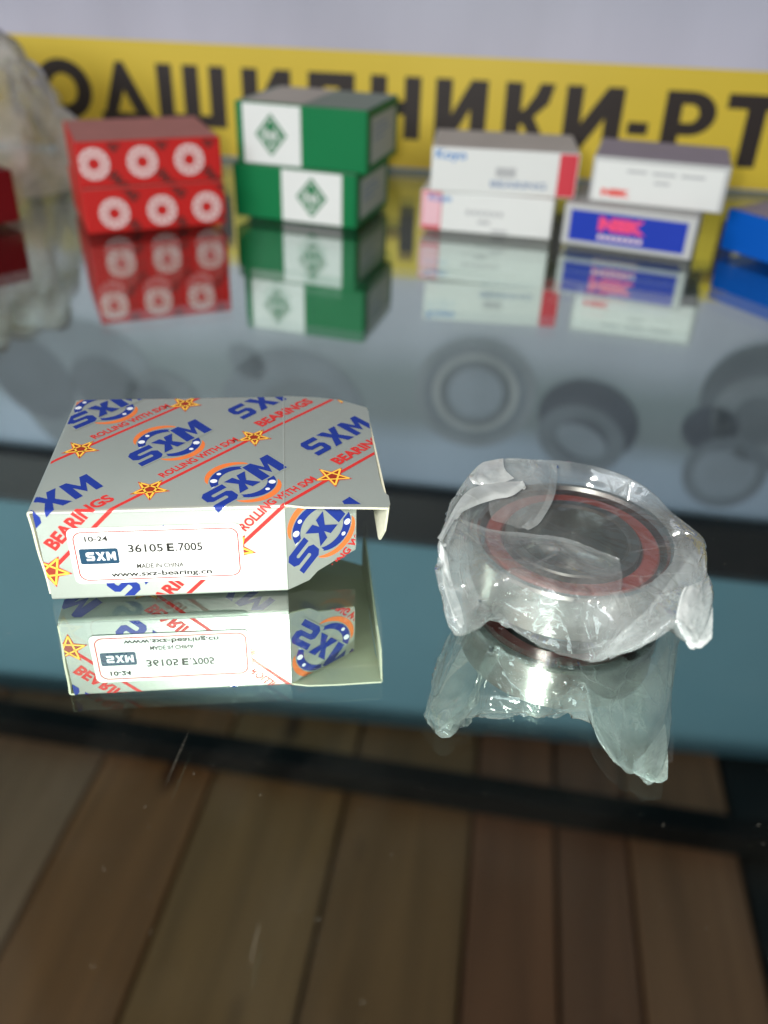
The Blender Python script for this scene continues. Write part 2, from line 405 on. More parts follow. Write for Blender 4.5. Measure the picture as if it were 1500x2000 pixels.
picture([(ell(annulus(262, 140, 0.2, 52), 262, 140, R(40), .85), 0, 0), (ell(annulus(258, 150, 20, 36), 258, 150, R(40), .85), 1, 1), (ell(annulus(226, 160, 0.2, 20), 226, 160, R(10), .9), 3, 1), (annulus(244, 194, 22, 30), 5, 2), (annulus(244, 194, .1, 22), 4, 1)])
picture([(annulus(-78, 182, 0.2, 56), 5, 0), (annulus(-70, 186, 0.2, 36), 0, 1), (ell(annulus(-112, 140, 0.2, 16), -112, 140, R(40), .7), 5, 0)])
picture([(annulus(-240, 178, 0.2, 60), 5, 0), (ell(annulus(-225, 172, 0.2, 30), -225, 172, R(30), .8), 3, 1), (ell(annulus(-285, 170, 0.2, 38), -285, 170, R(50), .8), 3, 1), (ell(annulus(-180, 186, 0.2, 34), -180, 186, R(70), .9), 0, 1), (annulus(-188, 182, .2, 17), 3, 2)])
# dark rail along the banner's top
rl = thing('banner_rail', room(0, 0, 233), AY, 'dark rail along the top edge of the grey banner', 'rail')
boxmesh('rail_bar', -440, 440, -14, 10, 0, 48, [mat('dark_rail_paint', lin(38, 36, 38), rough=0.5, var=0.15, scale=20)], rl, bev=2)

# ------------------------------------------------------------------ open silver carton
YW = 0.1184; BW, BD, BH = 52.0, 51.8, 23.0; TH = 0.45
sb = thing('silver_box', (-72.4, 145.06, GZ + 0.1), YW, 'open silver bearing box with blue and red print and a white sticker', 'box')
RAD = 0.9
# profile (w, z) of the sleeve, starting low on the front, over the top, down the back, under the bottom
def prof(v, off):
    """v: 0 at the front top fold, positive along the top, negative down the front. Returns (w, z)."""
    q = RAD * math.pi / 4
    if v > q: return (RAD + (v - q), BH + off) if False else (v - q + RAD, BH + off)
    if v < -q: return (-off, BH - RAD + (v + q))
    a = (v / q) * math.pi / 4  # -45..45
    th = math.pi / 4 * 3 - a   # angle on the arc: 180 at front, 90 at top
    return (RAD + (RAD + off) * math.cos(th), BH - RAD + (RAD + off) * math.sin(th))
NU = 24
def rounded_profile():
    P, I = [], []
    def arc(cx, cz, a0, a1, r):
        return [(cx + r * math.cos(R(a0 + (a1 - a0) * k / 5)), cz + r * math.sin(R(a0 + (a1 - a0) * k / 5))) for k in range(6)]
    for cx, cz, a0 in ((RAD, RAD, 270), (RAD, BH - RAD, 180), (BD - RAD, BH - RAD, 90), (BD - RAD, RAD, 360)):
        P += arc(cx, cz, a0, a0 - 90, RAD); I += arc(cx, cz, a0, a0 - 90, RAD - TH)
    return P, I
P, I = rounded_profile(); n = len(P)
V, F, MI = [], [], []
UL = 1.3
us = [UL + (BW - UL) * k / NU for k in range(NU + 1)]
for u in us:
    for a in P: V.append((u, a[0], a[1]))
    for a in I: V.append((u, a[0], a[1]))
for k in range(NU):
    for j in range(n):
        j2 = (j + 1) % n; b = k * 2 * n; c = (k + 1) * 2 * n
        F.append((b + j, b + j2, c + j2, c + j)); MI.append(0)
        F.append((b + n + j2, b + n + j, c + n + j, c + n + j2)); MI.append(1)
for b in (0, NU * 2 * n):
    for j in range(n):
        j2 = (j + 1) % n; F.append((b + j, b + j2, b + n + j2, b + n + j)); MI.append(1)
sleeve = mesh('sleeve', V, F, [M_silver, M_cream], sb, MI, smooth=True)
bmx = bmesh.new(); bmx.from_mesh(sleeve.data); bmesh.ops.recalc_face_normals(bmx, faces=bmx.faces[:]); bmx.to_mesh(sleeve.data); bmx.free()
sleeve.data.set_sharp_from_angle(angle=R(40))

def sheet(name, poly, fn, mats, parent, th=TH, nsub=0):
    """A board cut to poly (2D), outer face at off=0, inner at off=-th."""
    T = tess(poly); idx = {}
    V, F, MI = [], [], []
    def vid(p, o):
        k = (round(p[0], 4), round(p[1], 4), o)
        if k not in idx: idx[k] = len(V); V.append(fn(p[0], p[1], o))
        return idx[k]
    for t in T:
        a = (t[1][0] - t[0][0]) * (t[2][1] - t[0][1]) - (t[1][1] - t[0][1]) * (t[2][0] - t[0][0])
        if a < 0: t = t[::-1]
        F.append([vid(p, 0.0) for p in t]); MI.append(0)
        F.append([vid(p, -th) for p in t[::-1]]); MI.append(1)
    for i in range(len(poly)):
        p, q = poly[i], poly[(i + 1) % len(poly)]
        F.append([vid(p, 0.0), vid(p, -th), vid(q, -th), vid(q, 0.0)]); MI.append(1)
    o = mesh(name, V, F, mats, parent, MI)
    b = bmesh.new(); b.from_mesh(o.data); bmesh.ops.recalc_face_normals(b, faces=b.faces[:]); b.to_mesh(o.data); b.free()
    return o

# lid flap: hinged on the top panel at the right, drooping slightly, then the tuck tab turned down
def f_lid(u, w, off):
    d = u - BW
    return (BW + d, w, BH + off - 0.010 * d - 0.0008 * d * d)
lid_poly = [(51.98, 0.3), (56, -0.7), (63, -1.0), (70, -1.1), (73.6, -1.2), (74.2, 0.4), (74.2, 3.6), (73.4, 5.0), (73.0, 9), (72.8, 26), (73.2, 43.5), (72.6, 45.5), (66, 49.5), (60, 50.8), (51.98, 51.6)]
lidp = []
for i in range(len(lid_poly)):      # finer along the cut edges so that the droop stays smooth
    a, b = lid_poly[i], lid_poly[(i + 1) % len(lid_poly)]
    for k in range(3): lidp.append((a[0] + (b[0] - a[0]) * k / 3, a[1] + (b[1] - a[1]) * k / 3))
lid = sheet('lid_flap', lidp, f_lid, [M_silver, M_cream], sb)
LZ = BH - 0.010 * 22 - 0.0008 * 22 * 22
def f_tab(w, d, off):   # d: depth below the fold
    return (72.95 + 0.95 * max(0, min(1, (5.5 - w) / 4)) + off * 0.97 - 0.02 * d + 0.006 * d * d * 0.3, w, LZ - TH * 0.2 - d)
tab = sheet('tuck_tab', [(-1.0, 0.0), (0.5, 4.0), (2.0, 8.0), (3.6, 10.4), (5.2, 12.6), (7, 13.2), (40, 13.2), (44, 11), (45.5, 5), (45.5, 0.0)][::-1], f_tab, [M_silver, M_cream], sb)
# right dust flap hinged on the front panel, turned inwards
DA = math.atan2(9.3, 14.6) - YW
def f_dust(a, z, off):
    return (BW + 0.02 + a * math.cos(DA) + off * math.sin(DA), 0.0 + a * math.sin(DA) - off * math.cos(DA), z)
dust_poly = [(0, 0.6), (1.2, 0.7), (5.4, 1.3), (7.0, 2.6), (7.6, 3.1), (11.3, 4.2), (17.2, 5.5), (17.4, 7.0), (17.3, 19.5), (9, 21.0), (0, 22.3)]
dust = sheet('dust_flap', dust_poly, f_dust, [M_silver, M_cream], sb)
# left end: outer end flap comes down from the top panel, dust flap tucked in behind it
def f_end(s, w, off):    # s: distance along from the top panel edge over the fold and down
    r = 0.7
    if s < 0.6: return (UL - s + 0.0, w, BH + off)
    q = r * math.pi / 2
    if s < 0.6 + q:
        a = (s - 0.6) / r; rr = r + off
        return (UL - 0.6 - rr * math.sin(a), w, BH - r + rr * math.cos(a))
    d = s - 0.6 - q
    return (UL - 0.6 - r - off + 0.045 * d + 0.18 * math.sin(d * 0.5) * math.sin(w * .2 + .4), w, BH - r - d)
ss = [0, 0.3, 0.6] + [0.6 + 0.7 * math.pi / 2 * k / 5 for k in range(1, 6)] + [1.7 + 20.6 * k / 12 for k in range(1, 13)]
Vq, Fq, Mq = [], [], []
ws = [0.35, 4, 12, 25, 40, 51]
for s in ss:
    for w in ws: Vq.append(f_end(s, w, 0.0))
    for w in ws: Vq.append(f_end(s, w, -TH))
k = len(ws)
for i in range(len(ss) - 1):
    a, b = i * 2 * k, (i + 1) * 2 * k
    for j in range(k - 1):
        Fq.append((a + j, a + j + 1, b + j + 1, b + j)); Mq.append(0)
        Fq.append((a + k + j + 1, a + k + j, b + k + j, b + k + j + 1)); Mq.append(1)
    Fq.append((a, b, b + k, a + k)); Mq.append(1)
    Fq.append((a + k - 1, a + 2 * k - 1, b + 2 * k - 1, b + k - 1)); Mq.append(1)
a = (len(ss) - 1) * 2 * k
for j in range(k - 1): Fq.append((a + j, a + j + 1, a + k + j + 1, a + k + j)); Mq.append(1)
mesh('end_flap', Vq, Fq, [M_silver, M_cream], sb, Mq, smooth=True).data.set_sharp_from_angle(angle=R(40))
def f_ld(a, z, off): return (UL + 0.1 + 0.22 * a - off, 0.05 + a, z)
sheet('dust_flap', [(0, 0.8), (14, 2.5), (14, 20.5), (0, 22.2)], f_ld, [M_silver, M_cream], sb)

def bead(name, p, q, r, parent):
    p, q = Vector(p), Vector(q); d = (q - p).normalized(); a = d.orthogonal().normalized(); b = d.cross(a)
    V, F = [], []; n_ = 10
    for c in (p, q):
        for k in range(n_): V.append(c + (a * math.cos(2 * math.pi * k / n_) + b * math.sin(2 * math.pi * k / n_)) * r)
    for k in range(n_): F.append((k, (k + 1) % n_, n_ + (k + 1) % n_, n_ + k))
    return mesh(name, V, F, [M_silver], parent, smooth=True)
bead('fold_line', (BW, 0.9, BH - 0.10), (BW, BD - 1.2, BH - 0.10), 0.22, sb)
bead('fold_line', (BW, 0.12, 1.0), (BW, 0.12, BH - 1.0), 0.22, sb)

# ---- the printed repeat: lattice of stars, lines, ring emblems and words, in blank coordinates (u, v)
LD = R(46.0); ca, sa = math.cos(LD), math.sin(LD)
STEP_A = (21.3, 22.1); STEP_B = (17.6, -18.2); STAR0 = (23.7, 7.4)
def loc(o, p, q): return (o[0] + ca * p - sa * q, o[1] + sa * p + ca * q)
def tris_loc(o, T): return [[loc(o, *p) for p in t] for t in T]
def star_pts(r, rot=14.0): return [(r * math.cos(R(rot + 72 * k)), r * math.sin(R(rot + 72 * k))) for k in range(5)]
def star_items(o):
    ri = 0.4; its = []
    def full(r, k=0.40):
        a = star_pts(r); b = star_pts(r * k, 14 + 36); q = []
        for i in range(5): q += [a[i], b[i]]
        return tess(q)
    its.append((tris_loc(o, full(4.4, .46)), 1, 2))
    its.append((tris_loc(o, full(3.75)), 4, 3))
    s = star_pts(3.75)
    T = []
    for i in range(5): T += bar(s[i], s[(i + 2) % 5], 0.42)
    its.append((tris_loc(o, T), 3, 4))
    return its
def crescent(cx, cyy, r0, r1, a0, a1, n=18, taper=True):
    T = []
    for i in range(n):
        ts = [a0 + (a1 - a0) * k / n for k in (i, i + 1)]
        ws_ = [math.sin(math.pi * (k / n)) ** .6 if taper else 1 for k in (i, i + 1)]
        rm = (r0 + r1) / 2; h = (r1 - r0) / 2
        p = []
        for t, w in zip(ts, ws_):
            p.append((cx + (r1 - 2 * h * (1 - w)) * math.cos(R(t)), cyy + (r1 - 2 * h * (1 - w)) * math.sin(R(t)))); p.append((cx + (r0) * math.cos(R(t)), cyy + (r0) * math.sin(R(t))))
        T += [[p[0], p[1], p[3]], [p[0], p[3], p[2]]]
    return T
def emblem_items(o):
    its = []
    c = (16.0, 12.9)
    its.append((tris_loc(o, crescent(*c, 7.5, 9.0, 35, 140)), 2, 0))
    its.append((tris_loc(o, crescent(*c, 7.5, 9.0, 215, 320)), 2, 0))
    its.append((tris_loc(o, crescent(*c, 5.3, 7.3, 28, 192)), 0, 1))
    its.append((tris_loc(o, crescent(*c, 5.3, 7.3, 208, 372)), 0, 1))
    for a, r in ((160, .95), (130, .78), (102, .5), (-20, .95), (-50, .78), (-78, .5)):
        its.append((tris_loc(o, tess(circle(c[0] + 6.3 * math.cos(R(a)), c[1] + 6.3 * math.sin(R(a)), r, 14))), 5, 2))
    # clear strip behind the word, then the word climbing across the ring
    S_ = place(L_S(.27), 4.8, 8.8, 6.6, 6.6, R(0), .14); X_ = place(L_X(.4), 12.2, 9.9, 6.2, 5.8, R(0), .14); M_ = place(L_M(.31), 18.9, 10.0, 7.8, 7.2, R(0), .14)
    cl = place(rect(0, 1, 0, 1), 4.3, 8.4, 7.6, 7.4, 0, .14) + place(rect(0, 1, 0, 1), 18.5, 9.6, 8.6, 8.0, 0, .14)
    its.append((tris_loc(o, cl), 6, 3))
    its.append((tris_loc(o, S_ + X_ + M_), 0, 4))
    return its
T_roll = text_tris('ROLLING WITH SXM', 0.034); T_bear = text_tris('BEARINGS', 0.042)
def cell(o, alt):
    its = []
    L_ = math.hypot(*STEP_A)
    its.append((tris_loc(o, bar((0, 0), (L_, 0), 0.88)), 1, 0))
    its += star_items(o)
    if alt:
        its += emblem_items(o)
        its.append((tris_loc(o, place(T_roll, 5.0, 1.5, 22.5, 2.2)), 1, 1))
    else:
        its.append((tris_loc(o, place(T_bear, 5.0, 2.2, 18.6, 3.2)), 1, 1))
        w = place(L_S(), 4.6, 8.4, 5.3, 6.9, 0, .1) + place(L_X(), 10.8, 8.4, 6.6, 6.9, 0, .1) + place(L_M(), 18.2, 8.4, 6.9, 6.9, 0, .1)
        its.append((tris_loc(o, w), 0, 1))
    return its
ALL = []
for j in range(-4, 6):
    for i in range(-4, 5):
        o = (STAR0[0] + i * STEP_A[0] + j * STEP_B[0], STAR0[1] + i * STEP_A[1] + j * STEP_B[1])
        if -45 < o[0] < 110 and -95 < o[1] < 90: ALL += cell(o, i % 2 == 0)
q = RAD * math.pi / 4
def R4(x0, x1, y0, y1): return [(x0, y0), (x1, y0), (x1, y1), (x0, y1)]
bands = [R4(UL, BW, q, BD - 1.0)] + [R4(UL, BW, -q + 2 * q * k / 6, -q + 2 * q * (k + 1) / 6) for k in range(6)] + [R4(UL, BW, -(BH - RAD), -q)]
def f_sleeve(u, v, off):
    w, z = prof(v, off); return (u, w, z)
lay('sleeve_print', ALL, PRINT, f_sleeve, sleeve, bands)
# bottom panel print: the blank carries on round the lower front fold
def f_bot(u, v, off): return (u, -v - BH, -off)
lay('bottom_print', ALL, PRINT, f_bot, sleeve, [R4(UL, BW, -BH - BD + 2, -BH - 1.0)])
def cclip(poly): return poly
lidc = [(52.1, 0.0), (74.0, 0.0), (74.0, 3.6), (72.8, 9), (72.8, 43.5), (66, 49.4), (52.1, 51.4)]
lay('lid_print', ALL, PRINT, f_lid, lid, [[(52.1, 0.0), (72.8, 0.0), (72.8, 43.5), (66, 49.3), (52.1, 51.4)]])
# dust flap print follows the front panel's
shift = lambda T: [[(p[0] - BW, p[1] + BH) for p in t] for t in T]
DUST = [(shift(T), mi, l) for T, mi, l in ALL]
lay('flap_print', DUST, PRINT, f_dust, dust, [[(0.1, 0.7), (1.2, 0.8), (5.4, 1.4), (17.15, 5.6), (17.2, 19.4), (9, 20.9), (0.1, 22.2)]])
# end flap rim and left part of the top panel
lay('end_print', ALL, PRINT, lambda u, v, off: f_end(UL - u, v, off), sleeve, [R4(UL - 0.6, UL, 0.4, 50)])

# ---- sticker on the front panel
def ff(x, y, off): return (x, -off, y)
def rrect(x0, x1, y0, y1, r, n=6):
    o = []
    for cx, cyy, a in ((x1 - r, y0 + r, -90), (x1 - r, y1 - r, 0), (x0 + r, y1 - r, 90), (x0 + r, y0 + r, 180)):
        o += [(cx + r * math.cos(R(a + 90 * k / n)), cyy + r * math.sin(R(a + 90 * k / n))) for k in range(n + 1)]
    return o
stk = sheet('sticker', rrect(7.1, 42.9, 4.5, 18.9, 1.5), lambda x, y, off: (x, -off - 0.24, y), [M_label, M_label], sb, th=0.08)
oi, ii = rrect(8.1, 42.1, 5.3, 18.0, 2.0), rrect(8.36, 41.84, 5.56, 17.74, 1.8)
brd = []
for i in range(len(oi)):
    j = (i + 1) % len(oi); brd += [[oi[i], oi[j], ii[j]], [oi[i], ii[j], ii[i]]]
its = [(brd, 1, 0), (tess(rrect(8.9, 16.9, 9.7, 13.7, .5)), 2, 0)]
its.append((place(L_S(.26), 10.2, 10.6, 1.75, 2.2) + place(L_X(), 12.25, 10.6, 1.9, 2.2) + place(L_M(.28), 14.4, 10.6, 1.9, 2.2), 3, 1))
for s, x, y, w, h, b in (('10-24', 10.5, 15.5, 4.7, 1.35, .026), ('36105 ', 19.0, 12.4, 7.2, 2.1, .018), ('E', 27.0, 12.4, 1.5, 2.1, .04), ('.7005', 28.8, 12.4, 5.6, 2.1, .018), ('MADE IN CHINA', 20.3, 8.2, 9.8, 1.25, 0.02), ('www.sxz-bearing.cn', 14.6, 5.75, 21.3, 1.75, .024)):
    its.append((place(text_tris(s.strip(), b), x, y, w, h), 0, 1))
lay('sticker_print', its, [M_black, M_red, M_teal, M_white], lambda x, y, off: (x, -off - 0.24, y), stk)

# ------------------------------------------------------------------ ball bearing
BC = (42.0, 158.8); BZ = 4.2
br = thing('ball_bearing', (BC[0], BC[1], BZ), 0, 'steel ball bearing with a red cage inside clear plastic', 'bearing')
def steel(name, c, rough):
    m = mat(name, c, rough=rough, metal=1.0, var=0.06, scale=40)
    return m
M_steel = steel('ground_steel', (0.40, 0.40, 0.385, 1), 0.22)
M_steel2 = steel('dull_steel', (0.20, 0.20, 0.19, 1), 0.34)
def lathe(name, prof_, m, parent, n=96):
    V = [(r * math.cos(2 * math.pi * k / n), r * math.sin(2 * math.pi * k / n), z) for k in range(n) for r, z in prof_]
    c = len(prof_); F = []
    for k in range(n):
        for j in range(c):
            j2 = (j + 1) % c; k2 = (k + 1) % n
            F.append((k * c + j, k2 * c + j, k2 * c + j2, k * c + j2))
    o = mesh(name, V, F, m, parent, smooth=True); o.data.set_sharp_from_angle(angle=R(28)); return o
lathe('outer_ring', [(20.6, 0), (22.2, 0), (22.75, .6), (22.75, 10.8), (22.2, 11.4), (21.2, 11.4), (20.6, 10.6), (20.2, 8), (20.2, 3)], M_steel, br)
lathe('inner_ring', [(12.2, .5), (12.7, 0), (14.6, 0), (15.2, 3), (14.6, 6), (14.9, 11.0), (14.5, 11.4), (12.8, 11.4), (12.2, 10.9)], M_steel2, br)
M_cage = mat('red_phenolic', lin(120, 38, 30), rough=0.55, var=0.15, scale=120)
lathe('cage', [(15.6, 1), (19.2, 1), (19.2, 9.9), (18.8, 10.3), (16.0, 10.3), (15.6, 9.9)], M_cage, br)

# ------------------------------------------------------------------ plastic bag round the bearing
def film(name, milk, tint=(0.78, 0.82, 0.82)):
    m = bpy.data.materials.new(name); m.use_nodes = True
    nt = m.node_tree; N = nt.nodes; L = nt.links
    for n_ in list(N): N.remove(n_)
    out = N.new('ShaderNodeOutputMaterial')
    tr = N.new('ShaderNodeBsdfTransparent'); tr.inputs['Color'].default_value = (0.97, 0.98, 0.98, 1)
    df = N.new('ShaderNodeBsdfDiffuse'); df.inputs['Color'].default_value = tint + (1,)
    tl = N.new('ShaderNodeBsdfTranslucent'); tl.inputs['Color'].default_value = tint + (1,)
    m1 = N.new('ShaderNodeMixShader'); m1.inputs['Fac'].default_value = 0.45
    L.new(df.outputs[0], m1.inputs[1]); L.new(tl.outputs[0], m1.inputs[2])
    lw = N.new('ShaderNodeLayerWeight'); lw.inputs['Blend'].default_value = 0.35
    tc = N.new('ShaderNodeTexCoord')
    nz = N.new('ShaderNodeTexNoise'); nz.inputs['Scale'].default_value = 45; nz.inputs['Detail'].default_value = 6; nz.inputs['Distortion'].default_value = 0.6
    L.new(tc.outputs['Object'], nz.inputs['Vector'])
    mr = N.new('ShaderNodeMapRange'); mr.inputs['From Min'].default_value = 0.3; mr.inputs['From Max'].default_value = 0.75
    mr.inputs['To Min'].default_value = milk * 0.2; mr.inputs['To Max'].default_value = milk * 2.1
    L.new(nz.outputs['Fac'], mr.inputs['Value'])
    # creases: thin whitened lines where the film has been sharply folded
    wn = N.new('ShaderNodeTexNoise'); wn.inputs['Scale'].default_value = 60; wn.inputs['Detail'].default_value = 2
    L.new(tc.outputs['Object'], wn.inputs['Vector'])
    wv = N.new('ShaderNodeVectorMath'); wv.operation = 'MULTIPLY_ADD'; wv.inputs[1].default_value = (0.012, 0.012, 0.012)
    L.new(wn.outputs['Color'], wv.inputs[0]); L.new(tc.outputs['Object'], wv.inputs[2])
    crs = None
    for sc_, rot, wd, seed_ in (((60, 150, 100), (0.3, 0.2, 0.7), 0.05, 0.0), ((170, 70, 120), (0.1, 0.5, -0.5), 0.06, 3.7)):
        mp = N.new('ShaderNodeMapping'); mp.inputs['Scale'].default_value = sc_; mp.inputs['Rotation'].default_value = rot; mp.inputs['Location'].default_value = (seed_, seed_, seed_)
        L.new(wv.outputs[0], mp.inputs['Vector'])
        vo = N.new('ShaderNodeTexVoronoi'); vo.feature = 'DISTANCE_TO_EDGE'; vo.inputs['Scale'].default_value = 1.0; L.new(mp.outputs[0], vo.inputs['Vector'])
        ln = N.new('ShaderNodeMapRange'); ln.inputs['From Min'].default_value = 0.0; ln.inputs['From Max'].default_value = wd
        ln.inputs['To Min'].default_value = 1.0; ln.inputs['To Max'].default_value = 0.0; L.new(vo.outputs['Distance'], ln.inputs['Value'])
        mn = N.new('ShaderNodeTexNoise'); mn.inputs['Scale'].default_value = 0.55; mn.inputs['Detail'].default_value = 1; L.new(mp.outputs[0], mn.inputs['Vector'])
        mr2 = N.new('ShaderNodeMapRange'); mr2.inputs['From Min'].default_value = 0.54; mr2.inputs['From Max'].default_value = 0.74; L.new(mn.outputs['Fac'], mr2.inputs['Value'])
        mu = N.new('ShaderNodeMath'); mu.operation = 'MULTIPLY'; L.new(ln.outputs[0], mu.inputs[0]); L.new(mr2.outputs[0], mu.inputs[1])
        if crs is None: crs = mu
        else:
            mxn = N.new('ShaderNodeMath'); mxn.operation = 'MAXIMUM'; L.new(crs.outputs[0], mxn.inputs[0]); L.new(mu.outputs[0], mxn.inputs[1]); crs = mxn
    cw = N.new('ShaderNodeMath'); cw.operation = 'MULTIPLY_ADD'; cw.inputs[1].default_value = 0.20; L.new(crs.outputs[0], cw.inputs[0]); L.new(mr.outputs[0], cw.inputs[2])
    pw = N.new('ShaderNodeMath'); pw.operation = 'POWER'; pw.inputs[1].default_value = 2.6; L.new(lw.outputs['Facing'], pw.inputs[0])
    ad = N.new('ShaderNodeMath'); ad.operation = 'MULTIPLY_ADD'; ad.inputs[1].default_value = 0.5; ad.use_clamp = True
    L.new(pw.outputs[0], ad.inputs[0]); L.new(cw.outputs[0], ad.inputs[2])
    m2 = N.new('ShaderNodeMixShader'); L.new(ad.outputs[0], m2.inputs['Fac']); L.new(tr.outputs[0], m2.inputs[1]); L.new(m1.outputs[0], m2.inputs[2])
    gl = N.new('ShaderNodeBsdfGlossy'); gl.inputs['Roughness'].default_value = 0.08
    bn_ = N.new('ShaderNodeTexNoise'); bn_.inputs['Scale'].default_value = 150; bn_.inputs['Detail'].default_value = 3
    L.new(tc.outputs['Object'], bn_.inputs['Vector'])
    bp = N.new('ShaderNodeBump'); bp.inputs['Strength'].default_value = 0.30; bp.inputs['Distance'].default_value = 0.0006
    hs = N.new('ShaderNodeMath'); hs.operation = 'MULTIPLY_ADD'; hs.inputs[1].default_value = 0.7; L.new(crs.outputs[0], hs.inputs[0]); L.new(bn_.outputs['Fac'], hs.inputs[2])
    L.new(hs.outputs[0], bp.inputs['Height']); L.new(bp.outputs['Normal'], gl.inputs['Normal']); L.new(bp.outputs['Normal'], df.inputs['Normal'])
    fr = thin_fresnel(nt); L.new(bp.outputs['Normal'], fr.inputs['Normal'])
    f2 = N.new('ShaderNodeMath'); f2.operation = 'MULTIPLY'; f2.inputs[1].default_value = 1.4; f2.use_clamp = True   # two faces of one thin film
    L.new(fr.outputs[0], f2.inputs[0]); m3 = N.new('ShaderNodeMixShader'); L.new(f2.outputs[0], m3.inputs['Fac']); L.new(m2.outputs[0], m3.inputs[1]); L.new(gl.outputs[0], m3.inputs[2])
    L.new(m3.outputs[0], out.inputs['Surface'])
    return m

def relax(P, closed, stretch, iters=140, hold=0.02, noise=0.25, collide=True, seed=1, bend=0.14, pin=None):
    """Position-based cloth on a grid P[i, j]: rest lengths a little longer than the drawn shape, so the film buckles into wrinkles."""
    rg = np.random.default_rng(seed)
    base = P.copy(); ni, nj = P.shape[:2]
    def noisef(s):
        g = rg.normal(size=(ni // s + 3, nj // s + 3, 3))
        x = np.arange(ni) / s; y = np.arange(nj) / s
        xi = x.astype(int); yi = y.astype(int); fx = (x - xi)[:, None, None]; fy = (y - yi)[None, :, None]
        if closed: g[-2:] = g[:2]
        a = g[xi][:, yi]; b = g[xi + 1][:, yi]; c = g[xi][:, yi + 1]; d = g[xi + 1][:, yi + 1]
        return a * (1 - fx) * (1 - fy) + b * fx * (1 - fy) + c * (1 - fx) * fy + d * fx * fy
    P = P + noise * (noisef(7) + 0.5 * noisef(3))
    def sl(k): return slice(k, None)
    st = stretch if isinstance(stretch, np.ndarray) else np.full((ni, nj), stretch)
    di = np.linalg.norm(np.roll(base, -1, 0) - base, axis=2) * st
    dj = np.linalg.norm(base[:, 1:] - base[:, :-1], axis=2) * st[:, 1:]
    dd = np.linalg.norm(np.roll(base, -1, 0)[:, 1:] - base[:, :-1], axis=2) * st[:, 1:]
    d2 = np.linalg.norm(base[:, 2:] - base[:, :-2], axis=2)
    hw = np.full((ni, nj, 1), hold)
    if pin is not None: hw = np.maximum(hw, pin[..., None])
    def solve(A, B, rest, k=0.5):
        v = B - A; l = np.linalg.norm(v, axis=-1) + 1e-9
        c = ((l - rest) / l * 0.5 * k)[..., None] * v
        return c
    for it in range(iters):
        D = np.zeros_like(P)
        n2 = np.roll(P, -1, 0); c = solve(P, n2, di)
        if not closed: c[-1] = 0
        D += c; D -= np.roll(c, 1, 0)
        c = solve(P[:, :-1], P[:, 1:], dj); D[:, :-1] += c; D[:, 1:] -= c
        c = solve(P[:, :-1], n2[:, 1:], dd, 0.35)
        if not closed: c[-1] = 0
        D[:, :-1] += c; t = np.zeros_like(P); t[:, 1:] = c; D -= np.roll(t, 1, 0)
        # bending: pull towards neighbours' mean
        mj = np.zeros_like(P); mj[:, 1:-1] = (P[:, 2:] + P[:, :-2]) / 2 - P[:, 1:-1]
        mi = (np.roll(P, -1, 0) + np.roll(P, 1, 0)) / 2 - P
        if not closed: mi[0] = mi[-1] = 0
        P = P + 0.55 * D + bend * 0.10 * (mi + mj)
        P = P + hw * (base - P)
        if collide:
            dx = P[..., 0] - BC[0]; dy = P[..., 1] - BC[1]; r = np.hypot(dx, dy) + 1e-9
            ztop = BZ + 11.4 + 0.25
            ins = (r < 23.0) & (P[..., 2] < ztop) & (P[..., 2] > BZ - 0.1)
            push_up = ins & ((ztop - P[..., 2]) < (23.0 - r))
            side = ins & ~push_up
            P[..., 2] = np.where(push_up, ztop, P[..., 2])
            k = np.where(side, 23.0 / r, 1.0)
            P[..., 0] = BC[0] + dx * k; P[..., 1] = BC[1] + dy * k
        P[..., 2] = np.maximum(P[..., 2], GZ + 0.12)
    return P

